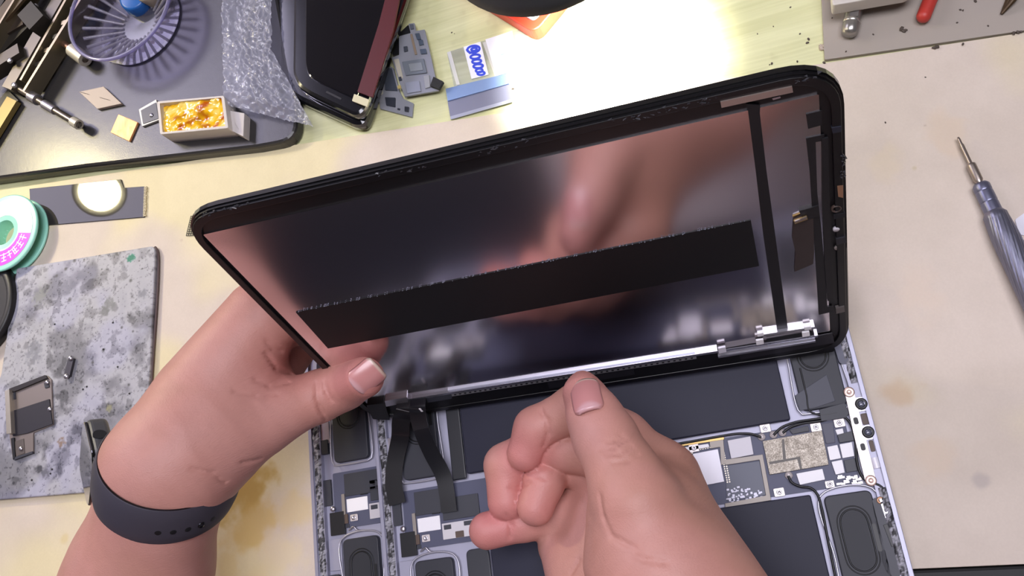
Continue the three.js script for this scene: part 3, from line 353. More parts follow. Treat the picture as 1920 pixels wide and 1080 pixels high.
// arm holding the display: thumb in front of it, fingers behind
const LW = T(318, 878, 90);
{
  const D = (x, y, off) => { const [u, v] = DUV(x, y, off); return DW(u, v, off); }, S = (u, v, w) => DW(u, v, w);
  const up = DOWN.clone().negate(), v = toCam(LW), a = RIGHT.clone().multiplyScalar(0.27).addScaledVector(up, 0.96).normalize().multiplyScalar(Math.cos(0.36)).addScaledVector(v, Math.sin(0.36)).normalize();
  const side = a.clone().cross(v).normalize(), dep = side.clone().cross(a).normalize();          // dep points away from the camera or towards it
  const B = t => LW.clone().addScaledVector(a, t);
  const palm = [];
  const el = (c, r, off) => [c.clone().addScaledVector(dep, off), c.clone().addScaledVector(dep, -off)];
  const w0 = B(0), w1 = B(-62), w2 = B(-150), w3 = B(-270); w2.y = 44; w3.y = 52;
  for (const o of [-6, 6]) { palm.push([seg(w0.clone().addScaledVector(dep, o), w1.clone().addScaledVector(dep, o * 0.9), 23.5, 28), 14]); palm.push([seg(w1.clone().addScaledVector(dep, o * 0.9), w2.clone().addScaledVector(dep, o * 0.7), 28, 36), 14]); }
  palm.push([seg(w2, w3, 40, 44), 14]);
  // metacarpals
  const iM = S(-23, 80, -20), mM = S(-33, 62, -36), rM = S(-34, 45, -46), pM = S(-31, 31, -50);
  palm.push([seg(w0.clone().add(V(-2, 6, 0)), iM, 22, 15.5), 14]); palm.push([seg(w0, mM, 22, 15), 14]); palm.push([seg(w0.clone().add(V(-4, -10, 0)), rM, 21, 14), 12]); palm.push([seg(w0.clone().add(V(-4, -16, 2)), pM, 19, 13), 12]);
  // thenar mass and thumb metacarpal
  const cmc = T(362, 850, 92), mcp = T(486, 792, 76), ip = T(598, 743, 62), tip = D(682, 708, 10.5);
  palm.push([seg(cmc, mcp, 22, 15.5), 16]); palm.push([seg(T(400, 800, 84), T(470, 745, 72), 20, 13), 16]); palm.push([seg(T(385, 740, 84), iM, 18, 13), 16]); palm.push([seg(T(470, 745, 74), T(520, 735, 62), 13, 9), 12]);
  const fingers = [
    chain([[mcp, 14.2], [T(545, 766, 69), 12.2], [ip, 12.0], [T(645, 723, 58), 11.3], [tip, 9.8]], 8, 5, 1.5),
    chain([[iM, 14.5], [S(10, 86, -14.5), 11], [S(34, 78, -13.5), 9.6], [S(52, 70, -12), 8]], 6), chain([[mM, 14], [S(8, 62, -19), 11], [S(38, 56, -15), 9.8], [S(60, 50, -12.5), 8.2]], 6), chain([[rM, 13.5], [S(4, 46, -22), 10.4], [S(34, 42, -16), 9.2], [S(54, 38, -12), 7.8]], 6), chain([[pM, 12.5], [S(-2, 31, -22), 9], [S(20, 27, -16), 8], [S(36, 24, -11.5), 7]], 6)];
  const off = (p, r) => p.clone().addScaledVector(toCam(p), r);
  const cr = (list, r, h) => list.slice(1).map((q, i) => ({ s: seg(T(list[i][0], list[i][1], h), T(q[0], q[1], h), r, r), k: 2.2 }));
  const cuts = [];
  // creases are laid on the skin by marching along the pixel ray
  const F0 = field(palm, fingers, []);
  const onSkin = (x, y, lift = 0.3) => { const d = rayOf(x, y).normalize(); let t = 180; for (let i = 0; i < 90; i++) { const p = CAM.clone().addScaledVector(d, t), q = F0(p.x, p.y, p.z); if (q < 0.05) break; t += q * 0.8; } return CAM.clone().addScaledVector(d, t - lift); };
  const crease = (l, r = 0.7) => { const P = l.map(q => onSkin(...q)); for (let i = 0; i + 1 < P.length; i++) if (P[i].distanceTo(P[i + 1]) < 30) cuts.push({ s: seg(P[i], P[i + 1], r, r), k: 1.8 }); };
  crease([[592, 717], [594, 745], [604, 775], [612, 790]], 0.55); crease([[607, 716], [612, 735], [622, 752]], 0.5); crease([[598, 762], [608, 778]], 0.45);
  crease([[480, 712], [505, 722], [540, 716]], 0.7); crease([[500, 663], [520, 690], [548, 700]], 0.8); crease([[440, 733], [480, 740], [520, 738]], 0.4); crease([[425, 905], [400, 888], [360, 880]], 0.6); crease([[520, 850], [490, 862], [455, 868]], 0.5); crease([[500, 640], [512, 655], [530, 660]], 0.4);
  const F = field(palm, fingers, cuts);
  const g = join([nets(F, V(-430, -60, -140), V(-50, 150, 250), 1.5), nets(field([[seg(w2.clone().lerp(w3, 0.5), w3, 39, 44), 14], [seg(w3, V(-262, 150, 322), 44, 48), 20]], [], []), V(-470, -10, 60), V(-190, 220, 400), 5)]);
  tint(g, [[tip, 26, PINK, 0.55], [D(680, 700, 18), 18, PINK, 0.4], [ip, 22, PINK, 0.25], [T(500, 690, 70), 40, PINK, 0.45], [iM, 30, PINK, 0.3], [T(470, 830, 80), 40, PALE, 0.4]]);
  const arm = part(person, 'arm', g, skinM, 'arm with a dark watch strap, hand gripping the display');
  const al = tip.clone().sub(ip).normalize(), nc = onSkin(686, 711, 0.2), out = V(0, 0, 0); { const e = 0.8; out.set(F(nc.x + e, nc.y, nc.z) - F(nc.x - e, nc.y, nc.z), F(nc.x, nc.y + e, nc.z) - F(nc.x, nc.y - e, nc.z), F(nc.x, nc.y, nc.z + e) - F(nc.x, nc.y, nc.z - e)).normalize(); }
  out.addScaledVector(DOWN, 0.35).normalize();
  nail(arm, nc.clone().addScaledVector(al, 1).addScaledVector(out, 0.7), al.clone().addScaledVector(out, -al.dot(out)).normalize(), out, 15, 14, 0.75);
}
// the pinching hand, thumb towards the camera, palm to the left
{
  const palm = [], wr = T(1268, 1105, 88), el = V(205, 48, 340);
  const iM = T(1240, 898, 68), mM = T(1225, 925, 58), rM = T(1190, 955, 44), pM = T(1140, 985, 36), cmc = T(1225, 1050, 100), mcp = T(1196, 945, 106), ip = T(1134, 820, 100), tip = T(1094, 735, 93);
  const ax = el.clone().sub(wr).normalize();
  palm.push([seg(wr.clone().add(V(0, 8, 0)), wr.clone().addScaledVector(ax, 80).add(V(0, 4, 0)), 25, 30), 14], [seg(wr.clone().add(V(-2, -12, 0)), wr.clone().addScaledVector(ax, 80).add(V(0, -10, 0)), 25, 30), 14], [seg(wr.clone().addScaledVector(ax, 80), el, 34, 42), 16]);
  palm.push([seg(wr.clone().add(V(6, 4, 0)), iM, 22, 14.5), 14], [seg(wr.clone().add(V(4, -8, 0)), mM, 20, 14), 12], [seg(wr.clone().add(V(0, -18, 0)), rM, 19, 13.5), 12], [seg(wr.clone().add(V(-8, -26, 0)), pM, 17, 12.5), 12]);
  palm.push([seg(cmc, mcp, 21, 15.5), 14], [seg(T(1192, 1035, 88), T(1180, 965, 92), 18, 15), 14], [seg(mcp.clone().add(V(6, -20, 0)), iM, 14, 12), 10], [seg(T(1110, 1000, 32), T(1165, 1110, 42), 15, 20), 12], [seg(T(1062, 1022, 31), T(1125, 1125, 40), 13, 22), 12], [seg(T(1130, 960, 36), T(1165, 1060, 40), 15, 17), 12]);
  const fingers = [
    chain([[mcp, 14.8], [T(1166, 880, 105), 12.6], [ip, 12.0], [T(1112, 775, 98), 10], [tip, 7.5], [T(1092, 717, 90), 4.3]], 6, 5, 0.6),
    chain([[iM, 14], [T(1168, 822, 70), 11.2], [T(1083, 764, 66), 10.2], [T(1004, 803, 64), 9.2], [T(984, 850, 62), 8.2]], 5, 3.5, 0.5),
    chain([[mM, 13.5], [T(1120, 850, 58), 10.5], [T(1010, 838, 52), 10], [T(948, 872, 50), 9.6], [T(951, 940, 50), 9]], 5, 3, 0.5),
    chain([[rM, 13], [T(1130, 890, 44), 10], [T(1042, 866, 44), 9.4], [T(1020, 905, 54), 8.8], [T(1004, 952, 56), 8.2]], 4, 3, 0.5),
    chain([[pM, 12.5], [T(1065, 955, 38), 9.2], [T(985, 978, 42), 8.6], [T(914, 995, 46), 8.6]], 4, 3, 0.5)];
  const F0 = field(palm, fingers, []), cuts = [];
  const onSkin = (x, y, lift = 0.3) => { const d = rayOf(x, y).normalize(); let t = 180; for (let i = 0; i < 90; i++) { const p = CAM.clone().addScaledVector(d, t), q = F0(p.x, p.y, p.z); if (q < 0.05) break; t += q * 0.8; } return CAM.clone().addScaledVector(d, t - lift); };
  const crease = (l, r = 0.7) => { const P = l.map(q => onSkin(...q)); for (let i = 0; i + 1 < P.length; i++) if (P[i].distanceTo(P[i + 1]) < 30) cuts.push({ s: seg(P[i], P[i + 1], r, r), k: 1.8 }); };
  crease([[1126, 840], [1150, 838], [1172, 822]], 0.5); crease([[1134, 850], [1160, 849], [1184, 836]], 0.5); crease([[1140, 828], [1155, 824], [1166, 814]], 0.4); crease([[1013, 768], [1026, 790], [1028, 815], [1020, 838]], 0.55); crease([[1124, 930], [1130, 970], [1145, 1005], [1190, 1028]], 0.5); crease([[1180, 1040], [1210, 1050], [1250, 1055]], 0.4); crease([[1150, 868], [1176, 862], [1196, 850]], 0.35); crease([[992, 905], [975, 915], [958, 914]], 0.4); crease([[1040, 890], [1020, 896], [1004, 892]], 0.4); crease([[950, 968], [958, 985], [956, 1010]], 0.5); crease([[1110, 1020], [1085, 1050], [1070, 1075]], 0.5);
  const F = field(palm, fingers, cuts), g = join([nets(F, V(-90, -5, -60), V(270, 145, 400), 1.4), nets(field([[seg(el, V(252, 150, 364), 42, 47), 16]], [], []), V(140, -10, 280), V(320, 220, 430), 5)]);
  tint(g, [[tip, 24, PINK, 0.4], [T(984, 850, 62), 22, PINK, 0.75], [T(951, 940, 50), 24, PINK, 0.7], [T(922, 997, 44), 24, PINK, 0.8], [T(1012, 955, 62), 20, PINK, 0.4], [T(1004, 803, 64), 18, PINK, 0.35], [iM, 40, WARM, 0.6], [T(1260, 960, 80), 46, WARM, 0.6]]);
  const arm = part(person, 'arm', g, skinM, 'arm with thumb and forefinger pinched together');
  const nc = onSkin(1097, 737, 0.25), e = 0.8, out = V(F(nc.x + e, nc.y, nc.z) - F(nc.x - e, nc.y, nc.z), F(nc.x, nc.y + e, nc.z) - F(nc.x, nc.y - e, nc.z), F(nc.x, nc.y, nc.z + e) - F(nc.x, nc.y, nc.z - e)).normalize(), al = T(1092, 712, 90).sub(T(1112, 790, 97)).normalize();
  nail(arm, nc.addScaledVector(out, 0.8), al.addScaledVector(out, -al.dot(out)).normalize(), out, 18.5, 12.2, 0.8);
}
{ // seated body behind the bench edge, mirrored in the display
  const L = V(-150, 290, 390), R = V(270, 290, 390), F = field([[seg(V(70, -120, 345), V(70, 60, 350), 118, 112), 30], [seg(V(20, -120, 350), V(-5, 240, 385), 105, 100), 60], [seg(V(120, -120, 350), V(135, 240, 385), 105, 100), 60], [seg(L, R, 62, 62), 60], [seg(V(60, 270, 400), V(60, 345, 400), 62, 52), 30], [seg(L, V(-250, 150, 332), 60, 55), 30], [seg(R, V(252, 150, 364), 60, 54), 30]], [], []);
  part(person, 'shirt', nets(F, V(-360, -270, 180), V(400, 420, 530), 9), std(0xdcd2ce, 0.9), 'plain pale grey short sleeved shirt');
}
// ---------- watch ----------
{
  const up = DOWN.clone().negate(), c0 = T(317, 887, 88), v = toCam(c0), ax = RIGHT.clone().multiplyScalar(0.15).addScaledVector(up, 0.99).normalize().multiplyScalar(Math.cos(0.6)).addScaledVector(v, Math.sin(0.6)).normalize();
  const sx = RIGHT.clone().addScaledVector(ax, -RIGHT.dot(ax)).normalize(), sy = ax.clone().cross(sx).normalize(); if (sy.dot(v) < 0) sy.negate();   // ring plane: sx across, sy towards the camera
  const w = thing('smart_watch', 'dark grey smart watch with a smooth rubber strap on the wrist', 'watch', V(c0.x, c0.y - 40, c0.z));
  const A = 30.5, Bz = 33.5, wid = t => 20.5 + 2.5 * Math.pow(Math.abs(Math.cos(t / 2 + 0.05)), 2), n = 96, pos = [], idx = [], uv = [];
  const P = (t, a, k) => c0.clone().addScaledVector(sx, -Math.cos(t) * (A + k)).addScaledVector(sy, Math.sin(t) * (Bz + k)).addScaledVector(ax, a);
  const cs = [[-0.5, 0], [-0.46, 1.1], [-0.2, 2.2], [0.2, 2.2], [0.46, 1.1], [0.5, 0]];
  for (let i = 0; i <= n; i++) { const t = -0.16 + (Math.PI * 2 - 0.1) * i / n; for (const [a, k] of cs) { const p = P(t, a * wid(t), k); pos.push(p.x, p.y, p.z); uv.push(i, a); } }
  const m = cs.length; for (let i = 0; i < n; i++) for (let k = 0; k < m; k++) { const a = i * m + k, b = i * m + (k + 1) % m; idx.push(a, b, a + m, b, b + m, a + m); }
  let g = new THREE.BufferGeometry(); g.setAttribute('position', new THREE.Float32BufferAttribute(pos, 3)); g.setAttribute('uv', new THREE.Float32BufferAttribute(uv, 2)); g.setIndex(idx); g.computeVertexNormals();
  const strap = part(w, 'strap', g, std(0x3d3a45, 0.62, 0, { side: THREE.DoubleSide }), 'dark grey rubber strap');
  for (const [t, big] of [[1.80, 0], [1.99, 0], [2.18, 0], [2.36, 1], [2.54, 0]]) { const p = P(t, -1.5, 2.0), nn = sx.clone().multiplyScalar(-Math.cos(t) / A).addScaledVector(sy, Math.sin(t) / Bz).normalize(); part(strap, big ? 'pin' : 'strap_hole', lathe(big ? [[0, 1], [1.2, 0.9], [1.7, 0.2], [1.7, -0.5]] : [[0, 0.28], [1.3, 0.28], [1.5, 0.1], [1.5, -0.6]], p, nn, 18), big ? std(0x2a2a30, 0.2, 0.8) : M.tape); }
  // case on the outer side of the wrist: rounded block, glass facing left
  const face = sx.clone().negate().addScaledVector(sy, 0.6).normalize(), fy = ax.clone().addScaledVector(face, -ax.dot(face)).normalize(), fz = fy.clone().cross(face).normalize(), cc = T(186, 866, 90);
  const mt = new THREE.Matrix4().makeBasis(fz, fy, face).setPosition(cc), rr = (x, y, r) => roundPoly([[-x, -y], [x, -y], [x, y], [-x, y]], r), ex = (s, d, b) => { const q = new THREE.ExtrudeGeometry(s, { depth: d, bevelEnabled: true, bevelThickness: b, bevelSize: b, bevelOffset: -b, bevelSegments: 4, curveSegments: 10 }); return q; };
  const cg = ex(rr(16, 17.5, 8.5), 4.5, 2.6); cg.translate(0, 0, -2); cg.applyMatrix4(mt); part(w, 'case', cg, std(0x55565a, 0.4, 0.3)); const gl = ex(rr(15.4, 16.8, 8), 0.6, 0.8); gl.translate(0, 0, 4.6); gl.applyMatrix4(mt); part(w, 'glass', gl, phy(0x08080b, 0.08, 0, { clearcoat: 1 }), 'black watch glass');
  const cr = new THREE.CylinderGeometry(3, 3, 2, 24); cr.translate(0, 17, 1); cr.applyMatrix4(mt); part(w, 'crown', cr, std(0x4a4b50, 0.3, 0.8));
}

// ---------- left: black base plate with what lies on it ----------
const lineTo = (a, b, t) => [lerp(a[0], b[0], t), lerp(a[1], b[1], t)];
{
  const baseB = tex(256, 256, (i, j) => 128 + (hash2(i, j) - 0.5) * 70 + (fbm(i * 0.05, j * 0.05, 3) - 0.5) * 60, false); baseB.repeat.set(0.02, 0.02);
  const g = planarUV(pxPrism([[-260, 372], [0, 334], [160, 312], [480, 276], [556, 262], [556, 190], [510, -60], [470, -260], [-300, -260]], -2, 8, [5, 0, 0, 0, 26, 0, 0, 20, 20], 2));
  single('base_plate', 'black plastic stand base plate with a rounded corner at the bench corner', 'base plate', g, std(0x2e2d2e, 0.27, 0, { bumpMap: baseB, bumpScale: 0.0001 }));
}
const BY = 8;   // top of the base plate
{ // board clamp: slotted rails with clamping rods
  const o = T(60, 90, BY), t = thing('board_clamp', 'metal circuit board clamp with slotted rails on the base plate', 'clamp', V(o.x, BY, o.z));
  const rail = std(0x6d675e, 0.35, 0.8), dk = std(0x2a2724, 0.5, 0.3), br = std(0x9a8f78, 0.3, 0.85), P = (x, y, h) => T(x, y, h);
  const R = (n, a, b, w, y0, y1, m, par = t) => part(par, n, bar(P(a[0], a[1], y1), P(b[0], b[1], y1), w, y0, y1), m);
  R('rail', [140, -60], [12, 165], 10, BY + 2, BY + 12, rail); R('rail', [150, -50], [38, 150], 2, BY + 2, BY + 16, br); R('rail', [186, -60], [44, 170], 2.2, BY + 2, BY + 14, br); R('rail', [168, -50], [60, 126], 6, BY + 2, BY + 8, dk); R('rail', [44, -80], [-40, 60], 12, BY + 10, BY + 20, dk); R('rail', [62, -60], [-60, 140], 1.8, BY + 8, BY + 24, br);
  R('jaw', [45, 15], [68, 42], 14, BY + 12, BY + 22, dk); R('jaw', [-20, 110], [70, 20], 10, BY + 4, BY + 14, dk); R('jaw', [-10, 60], [40, 30], 16, BY + 2, BY + 16, std(0x4a4038, 0.4, 0.5)); R('jaw', [-30, 130], [34, 90], 9, BY + 6, BY + 17, std(0x55504a, 0.35, 0.7));
  R('circuit_board', [60, -40], [-40, 80], 14, BY + 20, BY + 22, std(0x4a3a26, 0.5)); R('circuit_board', [-30, 270], [22, 185], 11, BY + 1, BY + 5, std(0x8c7a48, 0.4, 0.4)); R('jaw', [-20, 230], [24, 178], 16, BY, BY + 3, dk);
  for (let k = 0; k < 7; k++) { const q = lineTo([176, -44], [62, 138], k / 7 + 0.05), p = P(q[0], q[1], BY + 12); part(t, 'tooth', box(p.x - 2.2, p.x + 2.2, BY + 8, BY + 13, p.z - 1.6, p.z + 1.6), k % 2 ? br : std(0x3a3833, 0.5, 0.4)); }
  for (const [a, b, c] of [[[22, 158], [148, 234], 0], [[70, 44], [160, 112], 1]]) {
    const A = P(a[0], a[1], BY + 7), E = P(b[0], b[1], BY + 7), d = E.clone().sub(A), at = s => A.clone().addScaledVector(d, s);
    const r = part(t, 'clamp_rod', rod(A, E, 2.6, 2.4), c ? std(0x8f6f60, 0.3, 0.8) : std(0x8b8378, 0.25, 0.9)); part(r, 'collar', rod(at(c ? 0.1 : 0.3), at(c ? 0.28 : 0.4), 4, 4), M.steel); part(r, 'end_cap', rod(at(c ? 0.74 : 0.92), at(1.0), c ? 5 : 3.6, c ? 5 : 3.6), std(0xd8d3c2, 0.3, 0.5)); if (!c) part(r, 'ring', rod(at(0.5), at(0.66), 3.2, 3.2), M.steel);
  }
  for (const [x, y] of [[64, 10], [66, 36], [16, 112], [24, 158]]) { const p = P(x, y, BY + 18); part(t, 'screw', lathe([[0, 2], [1.6, 2], [2, 1.2], [2, 0]], V(p.x, BY + 16, p.z), V(0, 1, 0), 14), M.steel); }
}
{ // clear ribbed cup
  const c = T(250, 34, 16), at = V(c.x, BY, c.z), t = thing('plastic_cup', 'clear ribbed plastic cup standing between clamp and bubble wrap', 'cup', at);
  const clear = phy(0xf2f0fb, 0.05, 0, { transmission: 1, thickness: 0, ior: 1.45 }), R = 40;
  part(t, 'wall', lathe([[R * 0.82, 1], [R, 20], [R + 1.2, 21], [R + 1.2, 22.5], [R - 0.6, 22.5], [R - 1.6, 20], [R * 0.82 - 1.5, 2.2]], at, V(0, 1, 0), 60), clear);
  part(t, 'floor', lathe([[0, 0], [R * 0.82, 0.6], [R * 0.82, 1.6], [0, 1.4]], at, V(0, 1, 0), 48), phy(0xa3a1b2, 0.1, 0, { transmission: 0.85, thickness: 0 }));
  for (let k = 0; k < 26; k++) { const a = k / 26 * Math.PI * 2, d = V(Math.cos(a), 0, Math.sin(a)); part(t, 'rib', rod(at.clone().addScaledVector(d, R * 0.34).add(V(0, 1.8, 0)), at.clone().addScaledVector(d, R * 0.93).add(V(0, 14, 0)), 0.9, 1.3, 8), phy(0xcdcad8, 0.12, 0, { transmission: 0.75, thickness: 0 })); }
  part(t, 'rim', (() => { const g = new THREE.TorusGeometry(R + 0.6, 1.3, 10, 80); g.rotateX(Math.PI / 2); g.translate(at.x, at.y + 22, at.z); return g; })(), phy(0xc2bede, 0.12, 0, { transmission: 0.7, thickness: 0 }));
  const q = T(262, 2, 12), k = single('bottle_cap', 'blue plastic cap lying inside the clear cup', 'cap', [lathe([[0, 9], [8, 9], [10, 7.5], [10.5, 0], [9, 0], [8.6, 6], [0, 7]], V(q.x - 2, BY + 2.2, q.z), V(0.15, 1, 0.1), 28)], std(0x1d5da8, 0.35));
  const q2 = T(290, -5, 12); single('cork', 'pale beige stopper lying beside the blue cap in the cup', 'stopper', [lathe([[0, 12], [7, 12], [8, 10], [7, 0], [0, 0]], V(q2.x, BY + 2.2, q2.z), V(-0.1, 1, 0), 24)], std(0xb7ab98, 0.6));
}
// loose square parts and the flux tub
single('heat_pad', 'thin beige square pad lying alone on the base plate', 'pad', pxPrism([[148, 172], [194, 162], [228, 194], [182, 204]], BY, BY + 2.4, 0.4, 0.3), std(0xb5a699, 0.5));
{ const t = tex(64, 64, (i, j) => { const n = fbm(i * 0.16, j * 0.03, 3); return [226 + n * 30, 142 + n * 60, 84 + n * 60]; }); t.repeat.set(0.05, 0.05); single('copper_sheet', 'small orange copper square beside the flux tub', 'copper sheet', planarUV(pxPrism([[222, 214], [258, 229], [242, 265], [207, 248]], BY, BY + 1.6, 0.4, 0.2)), std(0xffffff, 0.4, 0.2, { map: t })); }
{ const o = T(280, 212, BY), t = thing('memory_chip', 'small dark chip in a pale square frame touching the flux tub', 'chip', V(o.x, BY, o.z)); part(t, 'frame', pxPrism([[260, 205], [293, 186], [300, 224], [266, 237]], BY, BY + 1.6, 0.4, 0.2), std(0xb9b7b0, 0.4, 0.3)); part(t, 'chip', pxPrism([[264, 207], [292, 192], [297, 222], [268, 232]], BY + 1.5, BY + 2, 0.2), std(0x33343a, 0.35)); part(t, 'solder_dot', (() => { const p = T(284, 216, BY + 2), g = new THREE.SphereGeometry(1.5, 12, 8); g.scale(1, 0.5, 1); g.translate(p.x, BY + 2.2, p.z); return g; })(), M.steel); }
{
  const h = 20, o = T(370, 230, h), t = thing('flux_tub', 'open white box filled with glossy amber rosin flux', 'tub', V(o.x, BY, o.z)), L = pxs([[294, 190], [420, 179], [428, 240], [300, 252]], h), c = [L.reduce((s, p) => s + p[0], 0) / 4, L.reduce((s, p) => s + p[1], 0) / 4], inn = L.map(p => [lerp(p[0], c[0], 0.07), lerp(p[1], c[1], 0.1)]);
  const s = roundPoly(L, 1.5); s.holes.push(roundPoly(inn, 1)); part(t, 'walls', slab(s, BY, h, 0.3), std(0xcfc8c2, 0.6)); part(t, 'floor', prism(L, BY, BY + 1.5, 1.5), std(0xcfc8c2, 0.6));
  const n = 40, g = new THREE.PlaneGeometry(1, 1, n, n), p = g.attributes.position, uv = g.attributes.uv; for (let i = 0; i < p.count; i++) { const a = uv.getX(i), b = 1 - uv.getY(i), x = lerp(lerp(inn[0][0], inn[1][0], a), lerp(inn[3][0], inn[2][0], a), b), z = lerp(lerp(inn[0][1], inn[1][1], a), lerp(inn[3][1], inn[2][1], a), b); p.setXYZ(i, x, h - 4.5 + fbm(x * 0.16, z * 0.16, 3) * 6 - Math.abs(a - 0.5) * 2, z); } g.computeVertexNormals();
  paint(g, (x, y, z) => { const q = fbm(x * 0.13 + 7, z * 0.13, 3); const A = lin(0xf5c21a), B = lin(0xb4560a), C = lin(0xffe27a); return q < 0.5 ? A.map((v, i) => lerp(B[i], v, sstep(0.28, 0.48, q))) : A.map((v, i) => lerp(v, C[i], sstep(0.5, 0.7, q))); });
  part(t, 'flux', g, phy(0xffffff, 0.12, 0, { vertexColors: true, clearcoat: 1, clearcoatRoughness: 0.05 }), 'amber rosin flux');
  part(t, 'end_flap', pxPrism([[424, 206], [458, 212], [456, 256], [428, 242]], BY, h - 5, 0.5, 0.3), std(0xc4bebb, 0.6));
}
// ---------- phones in bubble wrap ----------
{
  const h1 = 8, h2 = 15.5, o = T(640, 100, 0), A = [[522, -300], [520, 0], [519, 140], [531, 168], [560, 188], [664, 236], [682, 234], [692, 212], [775, -60], [830, -300]], B = [[548, -300], [549, 0], [547, 138], [557, 162], [580, 178], [664, 218], [680, 212], [690, 192], [758, 0], [850, -300]], C = [[574, -300], [572, 120], [577, 140], [590, 150], [668, 186], [690, 120], [745, -60], [800, -300]];
  const t = thing('smartphone', 'lower black smartphone half out of bubble wrap, under another phone', 'phone', V(o.x, -2, o.z)); part(t, 'body', pxPrism(A, -2, h1, 5, 3.2), phy(0x0a0c14, 0.14, 0.2, { clearcoat: 1, clearcoatRoughness: 0.1 })); part(t, 'side_key', (() => { const a = T(516, 30, 3), b = T(514, 70, 3); return bar(a, b, 3, 1.5, 5.5); })(), std(0x8a8478, 0.3, 0.8));
  const u = thing('smartphone', 'upper black smartphone with a glossy dark screen, on top of another', 'phone', V(o.x, h1, o.z)); part(u, 'body', pxPrism(B, h1, h2, 4, 2.6), phy(0x0c0e16, 0.14, 0.2, { clearcoat: 1, clearcoatRoughness: 0.08 })); part(u, 'screen', pxPrism(C, h2, h2 + 1.6, 4, 0.7), phy(0x07070f, 0.06, 0, { clearcoat: 1 }), 'glossy dark blue black screen');
  part(u, 'speaker_slot', (() => { const a = T(612, 172, h2), b = T(640, 186, h2); return bar(a, b, 1.2, h2 - 0.1, h2 + 0.2); })(), M.tape);
  single('card_strip', 'dark red strip lying along the upper phone beside the circuit boards', 'strip', pxPrism([[742, -80], [765, -80], [736, 60], [698, 182], [670, 172], [710, 45]], h2 + 1.7, h2 + 3, 0.6), std(0x4c080d, 0.45));
  single('paper_scrap', 'tiny cream paper scrap at the lower end of the dark red strip', 'paper', pxPrism([[664, 176], [692, 187], [688, 200], [660, 189]], h2 + 1.7, h2 + 2.6, 0.4), std(0xcfc9a8, 0.7));
  // bubble wrap: film with raised bubbles folded over the plate edge
  const nu = 70, nv = 130, pos = [], idx = [], uv = [], Lx = v => lerp(415, 423, v), Rx = v => v < 0.62 ? 512 : lerp(512, 590, (v - 0.62) / 0.38); const Y0 = -140;
  for (let j = 0; j <= nv; j++) for (let i = 0; i <= nu; i++) { const a = i / nu, b = j / nv, x = lerp(Lx(b), Rx(b), a), y = lerp(Y0, lerp(197, 240, Math.pow(a, 0.9)), b), base = lerp(17, 9, a) + Math.sin(b * 9 + a * 3) * 1.6 + Math.sin(a * 7 + b * 4) * 1.3 + fbm(a * 5, b * 9, 3) * 4 - (b > 0.93 ? (b - 0.93) * 60 : 0); const p = T(x, y, Math.max(base, 9.2));
    const wx = p.x + fbm(p.x * 0.1, p.z * 0.1, 2) * 9, wz = p.z + fbm(p.x * 0.1 + 40, p.z * 0.1, 2) * 9, gz = wz / 5.2, gx = wx / 6 + (Math.round(gz) & 1) * 0.5, dx = (gx - Math.round(gx)) * 6, dz = (gz - Math.round(gz)) * 5.2, dd = 1 - (dx * dx + dz * dz) / 6.2; pos.push(p.x, p.y + (dd > 0 ? Math.sqrt(dd) * 1.5 : 0) + fbm(p.x * 0.45, p.z * 0.45, 3) * 3.2, p.z); uv.push(a, b); }
  for (let j = 0; j < nv; j++) for (let i = 0; i < nu; i++) { const a = j * (nu + 1) + i; idx.push(a, a + nu + 1, a + 1, a + 1, a + nu + 1, a + nu + 2); }
  const g = new THREE.BufferGeometry(); g.setAttribute('position', new THREE.Float32BufferAttribute(pos, 3)); g.setAttribute('uv', new THREE.Float32BufferAttribute(uv, 2)); g.setIndex(idx); g.computeVertexNormals();
  single('bubble_wrap', 'crumpled translucent bubble wrap around the black phones', 'bubble wrap', g, phy(0xe4e5f2, 0.16, 0, { transmission: 0.72, thickness: 0, side: THREE.DoubleSide, clearcoat: 0.6, clearcoatRoughness: 0.15 }));
}
